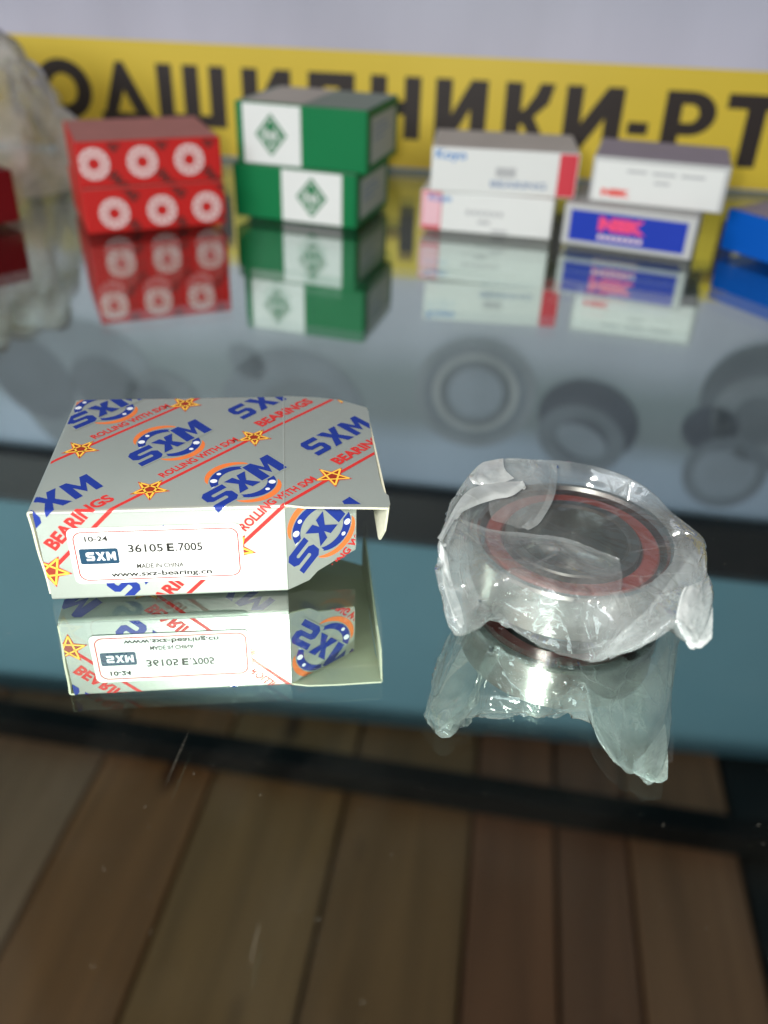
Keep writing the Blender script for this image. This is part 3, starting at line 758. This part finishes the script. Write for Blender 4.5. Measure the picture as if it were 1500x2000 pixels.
def crumple(P, closed, seed, ci, cj, amp, mask=None, ridge=0.0):
    """Flat facets between hard creases: a coarse, skewed lattice of random offsets, linear inside each triangle."""
    rg = np.random.default_rng(seed)
    ni, nj = P.shape[:2]
    du = np.roll(P, -1, 0) - np.roll(P, 1, 0)
    if not closed: du[0] = P[1] - P[0]; du[-1] = P[-1] - P[-2]
    dv = np.gradient(P, axis=1)
    Nn = np.cross(du, dv); Nn /= np.linalg.norm(Nn, axis=2, keepdims=True) + 1e-9
    a = max(2, round(ni / ci)); b = max(2, round(nj / cj))
    I, J = np.meshgrid(np.arange(ni) / ni * 2 * math.pi, np.arange(nj) / nj * 2 * math.pi, indexing='ij')
    ph = rg.uniform(0, 6.28, 6)
    k = 1 if closed else 0.5
    u = I / (2 * math.pi) * a + 0.45 * np.sin(3 * J * .5 + ph[0]) + 0.35 * np.sin(round(a * .35) * I + ph[1]) + 0.3 * np.sin(2 * J + round(a * .2) * I + ph[4])
    v = J / (2 * math.pi) * b + 0.45 * np.sin(round(a * .45) * I + ph[2]) + 0.3 * np.sin(3 * J + ph[3]) * .7
    ui = np.floor(u).astype(int); vi = np.floor(v).astype(int); fu = u - ui; fv = v - vi
    Gh = rg.normal(size=(a, b + 4)); flip = rg.integers(0, 2, size=(a, b + 4)).astype(bool)
    g = lambda x, y: Gh[x % a, np.clip(y + 1, 0, b + 3)]
    h00, h10, h01, h11 = g(ui, vi), g(ui + 1, vi), g(ui, vi + 1), g(ui + 1, vi + 1)
    A = np.where(fu + fv < 1, h00 + fu * (h10 - h00) + fv * (h01 - h00), h11 + (1 - fu) * (h01 - h11) + (1 - fv) * (h10 - h11))
    B = np.where(fu > fv, h00 + fu * (h10 - h00) + fv * (h11 - h10), h00 + fv * (h01 - h00) + fu * (h11 - h01))
    fl = flip[ui % a, np.clip(vi + 1, 0, b + 3)]
    D = np.where(fl, A, B) * amp
    if ridge:
        on = rg.random((3, a, b + 4)) < 0.55
        o = lambda k: on[k][ui % a, np.clip(vi + 1, 0, b + 3)]
        e1 = np.where(o(0), np.minimum(fu, 1 - fu) * ci, 9); e2 = np.where(o(1), np.minimum(fv, 1 - fv) * cj, 9)
        e3 = np.where(o(2), np.where(fl, np.abs(1 - fu - fv), np.abs(fu - fv)) * (ci + cj) * .35, 9)
        D = D + ridge * np.clip(1 - np.minimum(np.minimum(e1, e2), e3) / 1.3, 0, 1)
    if mask is not None: D = D * mask
    return P + Nn * D[..., None]

def grid_mesh(name, P, closed, m, parent, skip_last=False):
    ni, nj = P.shape[:2]; V = P.reshape(-1, 3); F = []
    for i in range(ni if closed else ni - 1):
        i2 = (i + 1) % ni
        for j in range(nj - 1): F.append((i * nj + j, i2 * nj + j, i2 * nj + j + 1, i * nj + j + 1))
    return mesh(name, V, F, m, parent, smooth=True)

def catmull(C, n, closed):
    """C: (k, ..., 3) control rows -> n samples per span."""
    C = np.asarray(C, float); k = len(C); out = []
    spans = k if closed else k - 1
    for i in range(spans):
        g = lambda a: C[a % k] if closed else C[min(max(a, 0), k - 1)]
        p0, p1, p2, p3 = g(i - 1), g(i), g(i + 1), g(i + 2)
        for t in np.arange(n) / n:
            out.append(0.5 * (2 * p1 + (p2 - p0) * t + (2 * p0 - 5 * p1 + 4 * p2 - p3) * t * t + (3 * p1 - p0 - 3 * p2 + p3) * t ** 3))
    if not closed: out.append(C[-1])
    return np.array(out)

# outline of the bag: (shoulder angle, shoulder radius, shoulder height, point on the outer edge)
OUTL = [(-88, 23.4, 17.6, (43.1, 131.2, 3.4)), (-79, 23.4, 17.4, (45.2, 125.9, 10.6)), (-68, 23.3, 17.2, (49.4, 123.8, 15.9)), (-58, 23.2, 17.0, (53.9, 124.6, 20.2)), (-48, 23.2, 16.8, (55.6, 123.6, 20.8)),
        (-38, 23.2, 16.6, (57.6, 121.2, 19.6)), (-25, 23.2, 16.4, (63.4, 131.8, 20.4)), (-12, 23.2, 16.3, (68.4, 146.0, 16.8)), (5, 23.2, 16.3, (73.0, 163.0, 13.0)), (25, 23.1, 16.3, (67.1, 169.1, 15.0)), (45, 23.1, 16.3, (63.6, 177.7, 16.2)),
        (62, 23.0, 16.4, (56.9, 182.0, 17.6)), (80, 23.0, 16.6, (47.4, 185.8, 18.2)), (100, 23.0, 17.0, (35.8, 185.0, 19.6)), (118, 23.2, 18.0, (27.1, 181.1, 21.4)), (135, 23.6, 19.0, (19.5, 172.4, 22.4)), (155, 24.6, 20.0, (14.8, 155.7, 23.4)),
        (180, 25.4, 20.6, (11.5, 142.3, 24.1)), (195, 26.4, 20.4, (11.4, 138.1, 20.8)), (207, 27.0, 20.0, (13.1, 132.0, 17.4)), (218, 27.2, 19.8, (15.0, 128.2, 14.3)), (228, 26.6, 19.4, (18.7, 132.7, 12.7)), (238, 25.4, 19.0, (23.6, 143.2, 5.6)),
        (246, 24.4, 18.6, (28.6, 140.2, 4.5)), (254, 23.9, 18.2, (33.6, 136.8, 3.9)), (263, 23.6, 17.9, (38.6, 134.0, 3.5))]
rows = []
for a, rs, zs, E in OUTL:
    E = np.array(E); d = np.array([math.cos(R(a)), math.sin(R(a)), 0]); c0 = np.array([BC[0], BC[1], 0])
    S = c0 + d * rs + [0, 0, zs]
    mid = (S + E) / 2 + d * 0.5 + np.array([0, 0, 0.3])
    und = c0 + d * 19.5 + np.array([0, 0, 3.4])
    mu = (E + und) / 2 + np.array([0, 0, -0.2])
    rows.append([c0 + d * 0.03 + [0, 0, 16.5], c0 + d * 8 + [0, 0, 16.4], c0 + d * 16 + [0, 0, 16.2], S, mid, E, mu, und])
rows = np.array(rows)
A_ = catmull(rows, 13, True)                       # round the bag
B_ = catmull(A_.transpose(1, 0, 2), 12, False).transpose(1, 0, 2)   # out from the middle
ni, nj = B_.shape[:2]
st = np.ones((ni, nj)) * 1.01
st[:, 27:66] = 1.05; st[:, :24] = 1.005
st[260:, 30:62] = 1.09
pin = np.zeros((ni, nj)); pin[:, 59:62] = 0.10; pin[:, 70:] = 0.2; pin[:, :12] = 0.1
bagP = relax(B_, True, st, iters=160, hold=0.010, noise=0.5, bend=0.35, seed=4, pin=pin)
mk = np.ones((ni, nj)); mk[:, :24] = 0.06; mk[:, 24:40] = np.linspace(0.1, 1, 16); mk[:, 66:] = 0.3
mk[100:200] *= 0.2; mk[:100] *= 0.55
bagP = crumple(bagP, True, 21, 22, 14, 1.25, mk, ridge=0.5)
mk2 = mk.copy(); mk2[:260] *= 0.25
bagP = crumple(bagP, True, 22, 11, 8, 0.6, mk2, ridge=0.3)
def clear_ring(P):
    dx, dy = P[..., 0] - BC[0], P[..., 1] - BC[1]; rr = np.hypot(dx, dy)
    ins = (rr < 22.95) & (P[..., 2] < BZ + 11.4) & (rr > 19.8)
    kk = np.where(ins, 22.95 / np.maximum(rr, 1e-6), 1.0); P[..., 0] = BC[0] + dx * kk; P[..., 1] = BC[1] + dy * kk
    P[..., 2] = np.maximum(P[..., 2], GZ + 0.12)
    return P
bagP = clear_ring(bagP)
bag = thing('plastic_bag', (0, 0, 0), 0, 'clear crumpled plastic bag wrapped round a steel bearing', 'plastic bag')
M_film = film('polythene_film', 0.20); M_film1 = film('polythene_sheet', 0.13); M_film2 = film('polythene_double', 0.42, (0.9, 0.93, 0.93)); M_seal = film('polythene_seal', 0.6, (0.92, 0.95, 0.95))
M_clear = film('polythene_taut', 0.075)
bf = grid_mesh('bag_film', bagP, True, M_film, bag)
bf.data.materials.append(M_clear)
for p_ in bf.data.polygons:             # the taut film over the bearing is clearer than the crushed skirt
    if (p_.index % (nj - 1)) < 33: p_.material_index = 1
def curl(P, side, back, r=0.16):
    """Fold the film back on itself along one border of the grid (0..3 = first row, last row, first column, last column)."""
    Q = P if side < 2 else P.transpose(1, 0, 2)
    flip = side in (1, 3)
    if flip: Q = Q[::-1]
    t = Q[0] - Q[1]; t /= np.linalg.norm(t, axis=1, keepdims=True) + 1e-9
    e = np.gradient(Q[0], axis=0); e /= np.linalg.norm(e, axis=1, keepdims=True) + 1e-9
    n = np.cross(t, e); n /= np.linalg.norm(n, axis=1, keepdims=True) + 1e-9
    n = np.where((n[:, 2:3] > 0), -n, n)
    add = [Q[0] + r * (math.sin(th) * t + (1 - math.cos(th)) * n) for th in np.linspace(0, math.pi, 6)[1:]]
    for k in range(1, 4): add.append(add[4] - t * back * k / 3 + n * 0.05 * k)
    Q = np.concatenate([np.array(add)[::-1], Q], 0)
    if flip: Q = Q[::-1]
    return Q if side < 2 else Q.transpose(1, 0, 2)
def patch(name, rowsP, m, n=14, stretch=1.02, seed=3, noise=0.15, hold=0.02, amp=0.35, fine=0.0, cells=(20, 18), curls=(), ladder=0.0):
    C = np.array(rowsP, float)
    a = catmull(C, n, False); b = catmull(a.transpose(1, 0, 2), n, False).transpose(1, 0, 2)
    pn = np.zeros(b.shape[:2]); pn[0] = pn[-1] = 0.08; pn[:, 0] = pn[:, -1] = 0.08
    b = relax(b, False, stretch, iters=90, hold=hold, noise=noise, seed=seed, pin=pn, bend=0.4)
    ni_, nj_ = b.shape[:2]
    ei = np.minimum(np.arange(ni_), ni_ - 1 - np.arange(ni_)); ej = np.minimum(np.arange(nj_), nj_ - 1 - np.arange(nj_))
    fade = np.clip(np.minimum(ei[:, None], ej[None]) / 9, 0.25, 1)
    if amp: b = crumple(b, False, seed + 50, cells[0], cells[1], amp, fade, ridge=min(.3, amp * .5))
    if fine: b = crumple(b, False, seed + 60, cells[0] / 2, cells[1] / 2, fine, fade)
    if ladder: b[..., 2] += ladder * np.sin(np.arange(b.shape[0]) * 1.5)[:, None] * np.linspace(.2, 1, b.shape[1])[None]
    b = clear_ring(b)
    for sd, bk in curls: b = curl(b, sd, bk)
    return grid_mesh(name, b, False, m, bag)
# the far end of the bag folded back over the top
patch('folded_sheet', [[(27.9, 178.7, 22.8), (34.5, 181.5, 21.6), (41.0, 181.6, 20.4)], [(26.1, 170.4, 22.2), (33.1, 173.9, 21.0), (39.3, 170.6, 19.4)],
                       [(23.4, 163.6, 20.4), (30.6, 165.6, 19.2), (34.9, 160.8, 18.0)], [(23.7, 158.7, 19.0), (28.2, 158.0, 18.1), (31.8, 157.6, 17.5)]], M_film1, seed=5, amp=0.45, curls=((3, 1.6), (0, 1.0)))
patch('folded_sheet', [[(11.7, 143.4, 24.8), (13.7, 150.6, 25.0), (17.4, 160.0, 24.8), (21.4, 165.0, 24.2), (25.7, 167.7, 23.4), (31.3, 169.8, 22.6)],
                       [(11.6, 142.3, 25.2), (14.3, 150.1, 25.4), (18.3, 157.1, 25.2), (22.5, 161.8, 24.4), (26.9, 164.6, 23.6), (31.5, 168.9, 22.8)],
                       [(11.9, 142.6, 24.4), (15.3, 151.3, 24.6), (19.7, 156.9, 24.0), (24.0, 160.8, 23.2), (28.3, 163.7, 22.6), (31.8, 168.4, 22.2)]], M_film2, n=12, seed=6, noise=0.05, amp=0.10, curls=((1, 1.2), (3, 0.6)))
patch('folded_sheet', [[(19.4, 171.4, 23.2), (22.7, 175.6, 23.8), (27.6, 178.2, 23.6)], [(18.9, 167.1, 24.4), (22.5, 168.1, 24.8), (27.3, 172.1, 24.2)],
                       [(19.7, 165.9, 23.8), (24.1, 165.9, 23.4), (29.5, 170.6, 22.8)]], M_film2, seed=7, amp=0.4, curls=((0, 1.0),))
# upper layer over the near half of the bearing
patch('front_sheet', [[(14.2, 157.1, 21.4), (22.9, 155.7, 19.0), (33.6, 155.6, 17.9), (41.3, 154.6, 17.2), (50.5, 150.0, 15.9)],
                      [(13.0, 145.7, 23.2), (21.8, 149.4, 19.6), (32.2, 149.3, 18.3), (39.7, 148.6, 17.5), (50.0, 145.0, 15.9)],
                      [(12.8, 139.0, 21.8), (21.0, 142.6, 20.2), (30.8, 142.6, 18.7), (38.1, 142.1, 17.7), (49.0, 140.5, 15.9)],
                      [(14.1, 133.7, 18.4), (20.8, 136.0, 18.9), (30.2, 135.4, 17.2), (37.5, 135.4, 16.4), (47.0, 136.2, 15.0)],
                      [(16.3, 131.0, 14.5), (22.5, 136.8, 13.0), (30.5, 134.8, 10.8), (37.9, 134.6, 9.8), (46.0, 135.8, 9.4)]], M_film1, n=16, stretch=1.045, seed=8, noise=0.3, amp=0.8, fine=0.25, cells=(16, 14), curls=((0, 0.9),))
# the left corner, doubled
patch('corner_fold', [[(11.3, 141.4, 24.6), (11.6, 138.7, 21.4), (13.2, 132.5, 17.7), (15.2, 128.2, 14.3)], [(12.0, 140.4, 24.2), (12.8, 136.6, 20.2), (14.4, 131.6, 16.6), (15.6, 128.0, 14.2)],
                      [(12.8, 140.7, 23.2), (14.0, 135.7, 19.2), (15.7, 131.8, 16.2), (16.5, 129.6, 14.0)]], M_film2, n=10, seed=10, amp=0.25, curls=((2, .8), (0, .8)))
# the right side: a doubled sheet running out to the heat seal
patch('side_sheet', [[(68.9, 156.8, 14.4), (60.8, 145.4, 15.0), (54.4, 138.1, 13.0), (48.3, 133.9, 9.4), (43.6, 131.6, 4.2)],
                     [(68.5, 153.2, 15.8), (61.2, 138.0, 18.4), (54.6, 131.5, 17.4), (49.1, 128.3, 13.4), (44.6, 129.4, 6.4)],
                     [(72.1, 160.9, 13.8), (64.3, 138.4, 19.9), (55.3, 124.8, 21.2), (49.5, 123.4, 16.2), (45.0, 126.7, 9.4)]], M_film, n=18, stretch=1.05, seed=9, noise=0.3, amp=1.0, fine=0.3, cells=(20, 12), curls=((0, 2.2), (1, 0.8)))
patch('heat_seal', [[(57.6, 130.4, 24.4), (60.8, 133.4, 23.0), (65.0, 138.4, 20.8)],
                    [(55.6, 126.4, 22.6), (59.4, 128.6, 21.8), (64.0, 132.6, 20.8)],
                    [(55.2, 123.6, 20.6), (58.4, 124.0, 20.2), (62.6, 127.0, 20.2)],
                    [(57.0, 120.2, 18.6), (58.8, 120.0, 18.9), (61.0, 121.6, 19.6)]], M_seal, n=16, stretch=1.06, seed=12, noise=0.25, amp=0.35, fine=0.18, cells=(14, 12), ladder=0.10, curls=((1, 1.0), (2, .6)))

# ------------------------------------------------------------------ boxes at the back
M_dustlit = mat('dusty_lit_top', lin(208, 200, 190), rough=0.8, var=0.12, scale=50, bump=0.1, bscale=700)  # dusty carton top, tone raised to hold light from above in the colour
M_dustlitred = mat('dusty_lit_red_top', lin(196, 128, 120), rough=0.75, var=0.12, scale=60)  # dust over red, with light from above mixed into the tone
M_dustlitgreen = mat('dusty_lit_green_top', lin(150, 162, 152), rough=0.75, var=0.12, scale=60)  # dust over green, light from above likewise put into the colour
M_rbox = mat('red_carton', lin(196, 34, 32), spec=0.25, rough=0.42, var=0.06, scale=40)
M_gbox = mat('green_carton', lin(2, 112, 62), spec=0.22, rough=0.45, var=0.06, scale=40)
M_wbox = mat('white_carton', lin(222, 222, 218), rough=0.45, var=0.03, scale=40)
M_gybox = mat('grey_carton', lin(184, 184, 182), rough=0.5, var=0.05, scale=60)
M_violet = mat('violet_grey_top', lin(172, 160, 172), rough=0.7, var=0.1, scale=60)
M_bluebox = mat('blue_carton', lin(0, 84, 178), spec=0.2, rough=0.5, var=0.08, scale=30)
M_dkred2 = mat('dark_red_carton', lin(110, 14, 20), spec=0.2, rough=0.5, var=0.1, scale=30)
M_nskblue = mat('royal_blue_print', lin(28, 56, 168), spec=0.2, rough=0.5, var=0.05, scale=60)
M_pink = mat('pink_red_print', lin(236, 62, 116), rough=0.4, var=0.06, scale=80)
M_koyored = mat('crimson_print', lin(206, 52, 66), rough=0.4, var=0.06, scale=80)
M_koyopink = mat('pale_pink_print', lin(228, 182, 190), rough=0.4, var=0.06, scale=80)
M_koyoblue = mat('sky_blue_print', lin(46, 128, 196), rough=0.4, var=0.06, scale=80)
M_slate = mat('slate_print', lin(120, 140, 172), rough=0.5, var=0.1, scale=80)
M_faint = mat('faint_grey_print', lin(178, 178, 178), rough=0.5, var=0.05, scale=80)
M_orred = mat('vermilion_print', lin(226, 84, 76), rough=0.4, var=0.06, scale=80)
M_pinkw = mat('rosy_white_print', lin(232, 208, 206), rough=0.4, var=0.06, scale=80)
M_greylabel = mat('grey_label', lin(176, 180, 172), rough=0.5, var=0.06, scale=60)

def carton(name, x, y, z0, z1, yaw, w, d, mats, midx, label, cat, group):
    t = thing(name, (x, y, z0), yaw, label, cat, group)
    b = boxmesh('carton_body', 0, w, 0, d, 0, z1 - z0, mats, t, bev=0.8, midx=midx)
    return t, b, z1 - z0
fp = lambda x, y, off: (x, -off, y)
def side_r(w): return lambda x, y, off: (w + off, x, y)

# red cartons
GR = 'red bearing cartons'
def ringprint(cx, cyy):
    its = [(annulus(cx, cyy, 6.0, 7.0), 0, 1), (annulus(cx, cyy, 2.8, 4.0), 0, 1), (annulus(cx, cyy, 4.0, 6.0), 2, 0)]
    for k in range(11):
        a = 2 * math.pi * k / 11
        its.append((tess(circle(cx + 5.2 * math.cos(a), cyy + 5.2 * math.sin(a), 1.0, 10)), 0, 2))
    return its
PR = mat('rose_print', lin(200, 78, 74), rough=0.4, var=0.05, scale=80)
FAG = text_tris('FAG', 0.05)
for z0, z1, ox, oy, yaw, cs, lab in ((23.2, 43.4, -146.4, 417.6, 23.0, ((7.4, 10.6), (29.4, 10.6), (51.4, 10.6)), 'red carton printed with three white rings, lying on top of another red one'),
                                     (GZ + .1, 23.1, -145.2, 414.6, 24.0, ((13.4, 9.0), (35.8, 9.0), (57.6, 9.0)), 'red carton printed with three white rings, standing on the glass under its twin')):
    t, b, h = carton('red_box', ox, oy, z0, z1, R(yaw), 67.0, 58.0, [M_rbox, M_dustlitred], (0, 1, 0, 0, 0, 0), lab, 'box', GR)
    its = []
    for c in cs: its += ringprint(*c)
    for c in cs:
        its.append((place(FAG, c[0] + 3.2, c[1] + 11.5, 9.5, 4.6, R(-48)), 1, 1)); its.append((place(FAG, c[0] + 5.6, c[1] - 6.2, 9.5, 4.6, R(-48)), 1, 1))
    lay('ring_print', its, [M_pinkw, M_darkwood, PR], fp, t, [R4(.9, 66.1, .9, h - .9)], base=0.15, step=0.06)

# green cartons
GG = 'green and white bearing cartons'
INA = text_tris('INA', 0.03)
def diamond(cx, cyy, s): return tess([(cx, cyy - s * 1.18), (cx + s, cyy), (cx, cyy + s * 1.18), (cx - s, cyy)])
for z0, z1, ox, oy, yaw, w0, w1, lab in ((29.0, 57.5, -79.4, 457.6, -15.0, 4.0, 34.0, 'green carton with white left panel and diamond emblem, on top of the green stack'),
                                         (GZ + .1, 28.9, -82.2, 457.8, -16.0, 26.4, 58.2, 'green carton with white panel right of its middle, under another green carton')):
    t, b, h = carton('green_box', ox, oy, z0, z1, R(yaw), 67.4 if z0 > 20 else 65.6, 55.0, [M_gbox, M_dustlitgreen], (0, 1, 0, 0, 0, 0), lab, 'box', GG)
    its = [(rect(w0, w1, .7, h - .7), 0, 0)]
    dc = ((w0 + w1) / 2 - (0.4 if z0 > 20 else 0), h * .5)
    its.append((diamond(*dc, 8.2), 1, 1)); its.append((diamond(*dc, 6.7), 0, 2)); its.append((diamond(*dc, 6.0), 1, 3))
    its.append((place(INA, dc[0] - 3.9, dc[1] - 2.6, 7.8, 5.2), 0, 4))
    its.append((tess([(dc[0] - 1.2, dc[1] - 5.2), (dc[0] + 1.2, dc[1] - 5.2), (dc[0], dc[1] - 2.8)]), 0, 4))
    lay('diamond_print', its, [M_wbox, M_gbox], fp, t, base=0.15, step=0.06)
    lb = [(rect(6, 49, 3.4, h - 4), 0, 0)] + [(rect(11, 11 + l, yy, yy + 1.0), 1, 1) for yy, l in ((h - 9, 22), (h - 12, 26), (h - 15, 18))]
    lay('side_label', lb, [M_greylabel, M_slate], side_r(67.4 if z0 > 20 else 65.6), t, base=0.15, step=0.06)
    if z0 > 20:
        lay('top_print', [(rect(w0, w1, 1, 54), 0, 0)], [M_dustlit], lambda x, y, off: (x, y, h + off), t, base=0.12)

# white and red cartons
GK = 'white cartons with a red end stripe'
t, b, h = carton('white_box', 16.8, 440.6, 22.4, 43.0, R(-4.6), 70.0, 47.0, [M_wbox, M_dustlit], (0, 1, 0, 0, 0, 0), 'white carton with crimson stripe at its right end, top of its stack', 'box', GK)
KOYO = text_tris('Koyo', 0.02)
its = [(rect(60.6, 69.2, .7, h - .5), 1, 0), (place(KOYO, 2.0, h - 6.6, 14.5, 5.6), 0, 1), (place(text_tris('BEARING', .02), 29, 3.6, 26.5, 3.0), 2, 1),
       (rect(31, 40.5, 8.2, 12.6), 3, 0)]
lay('front_print', its, [M_koyoblue, M_koyored, M_slate, M_faint], fp, t, base=0.15, step=0.06)
t, b, h = carton('white_box', 12.7, 445.2, GZ + .1, 22.3, R(-10.6), 65.4, 47.0, [M_wbox, M_dustlit], (0, 1, 0, 0, 0, 0), 'white carton with pale pink left end, beneath the crimson striped carton', 'box', GK)
its = [(rect(0.6, 10.5, .6, h - .5), 1, 0), (rect(1.2, 10.0, 2.4, h - 1.5), 2, 1), (place(KOYO, 4.2, h - 6.0, 11.0, 4.4), 0, 2), (place(text_tris('36202', 0), 24, 8.6, 15, 2.6), 3, 1), (rect(29, 35, 5.0, 6.6), 3, 1), (rect(36, 44, 1.2, 2.6), 3, 1)]
its = its[:3] + its[4:] + [(rect(23 + k * 3.2, 25 + k * 3.2, 9.0, 11.2), 3, 1) for k in range(6)]
lay('front_print', its, [M_koyoblue, M_koyored, M_koyopink, M_faint], fp, t, base=0.15, step=0.06)

# grey framed cartons
NSK = place(text_tris('NSK', .09), 0, 0, 1, 1)
t, b, h = carton('white_box', 92.4, 432.6, 22.4, 43.2, R(-15.4), 61.6, 47.0, [M_gybox, M_violet], (0, 1, 0, 0, 0, 0), 'white carton with violet grey top and small red logo, on the blue fronted box', 'box', None)
its = [(rect(1.6, 59.2, .9, h - 2.0), 1, 0), (place(NSK, 5.6, 3.2, 13.5, 3.4), 0, 1)] + [(rect(a, a + l, yy, yy + 1.3), 2, 1) for a, l, yy in ((16, 9, h - 6.4), (27.5, 10.5, h - 6.6), (40.5, 10.5, h - 6.6), (29, 7, h - 10.6))]
lay('front_print', its, [M_orred, M_wbox, M_faint], fp, t, base=0.15, step=0.06)
t, b, h = carton('blue_front_box', 81.3, 428.6, GZ + .1, 22.3, R(-20.5), 61.6, 48.0, [M_gybox, M_violet], (0, 0, 0, 0, 0, 0), 'grey edged box with royal blue front and pink logo, on the glass', 'box', None)
its = [(rect(3.4, 57.6, 2.6, h - 2.6), 1, 0), (place(NSK, 17.0, 8.4, 22.0, 6.6), 0, 1)] + [(rect(17.4 + k * 2.7, 19.2 + k * 2.7, 4.4, 6.6), 2, 1) for k in range(8)]
lay('front_print', its, [M_pink, M_nskblue, M_pinkw], fp, t, base=0.15, step=0.06)

# plain boxes at either edge
t, b, h = carton('blue_box', 159.5, 430.0, GZ + .1, 22.2, R(-56), 66.0, 60.0, [M_bluebox, M_violet], (0, 1, 0, 0, 0, 0), 'bright blue box cut off by the right edge', 'box', None)
t, b, h = carton('dark_red_box', -217, 399.0, GZ + .1, 27.0, R(47), 48.0, 50.0, [M_dkred2, M_dkred2], (0, 1, 0, 0, 0, 0), 'dark red box beside the clear bag at the left edge', 'box', None)

# crumpled clear bag of parts at the left edge
def heap():
    hb = thing('parts_bag', (-262, 505, GZ), 0, 'big crumpled clear bag of parts behind the dark red box', 'plastic bag')
    ni, nj = 60, 26; P = np.zeros((ni, nj, 3)); rg = np.random.default_rng(3)
    ph = rg.uniform(0, 6.3, 12)
    for i in range(ni):
        a = 2 * math.pi * i / ni
        for j in range(nj):
            b_ = (math.pi / 2) * j / (nj - 1)
            wr = 1 + 0.06 * math.sin(5 * a + ph[0] + 2 * b_) + 0.05 * math.sin(9 * a + ph[1] - 5 * b_) + 0.045 * math.sin(13 * a + 7 * b_ + ph[2]) + 0.03 * math.sin(23 * a - 11 * b_ + ph[3])
            P[i, j] = (80 * wr * math.cos(a) * math.cos(b_) ** .7, 66 * wr * math.sin(a) * math.cos(b_) ** .7, 80 * wr * math.sin(b_))
    grid_mesh('bag_skin', P * 1.02, True, film('crumpled_film', 0.42, (0.96, 0.93, 0.88)), hb)
    M_buff = mat('buff_paper', lin(214, 186, 120), rough=0.7, var=0.15, scale=30)
    for x, y, z, w, d, hh, m in ((-34, -20, 1, 60, 46, 26, M_wbox), (-20, -12, 28, 56, 40, 16, M_buff), (-50, -20, 45, 40, 40, 22, M_wbox)):
        o = boxmesh('packet', x, x + w, y, y + d, z, z + hh, [m], hb, bev=3)
heap()

# ------------------------------------------------------------------ specks and scratches on the glass
V, F = [], []
def speck(x, y, a, b, rot, h=0.05):
    k = len(V); n_ = 6
    for i in range(n_):
        t = 2 * math.pi * i / n_; r = random.uniform(.7, 1.2)
        px, py = a * r * math.cos(t), b * r * math.sin(t)
        V.append((x + px * math.cos(rot) - py * math.sin(rot), y + px * math.sin(rot) + py * math.cos(rot), GZ + 0.004))
    V.append((x, y, GZ + h)); 
    for i in range(n_): F.append((k + i, k + (i + 1) % n_, k + n_))
for _ in range(300):
    s = random.choice((.04, .05, .05, .06, .09))
    speck(random.uniform(-110, 110), random.uniform(60, 240), s, s * random.uniform(.5, 1), random.uniform(0, 3))
for _ in range(26):
    speck(random.uniform(-100, 100), random.uniform(70, 200), random.uniform(.2, .6), .022, random.uniform(0, 3), .03)
for x, y, l, r in ((-31, 130, 2.6, -1.1), (-29.2, 126.5, 2.2, -1.0), (-27.0, 128.6, 1.5, -1.1), (-35, 104, 5.5, 1.45), (-16.5, 70, 4.0, 1.5), (-60, 81, .5, .2), (-58, 77, .5, .2), (-10, 132, 1.6, 2.3)):
    speck(x, y, l, .02, r, .02)
dm = mat('pale_dust', lin(150, 146, 134), rough=0.8, var=0.2, scale=500)
tag(mesh('glass_dust', V, F, dm), 'pale specks and fine scratches scattered over the dark glass', 'dust', kind='stuff')
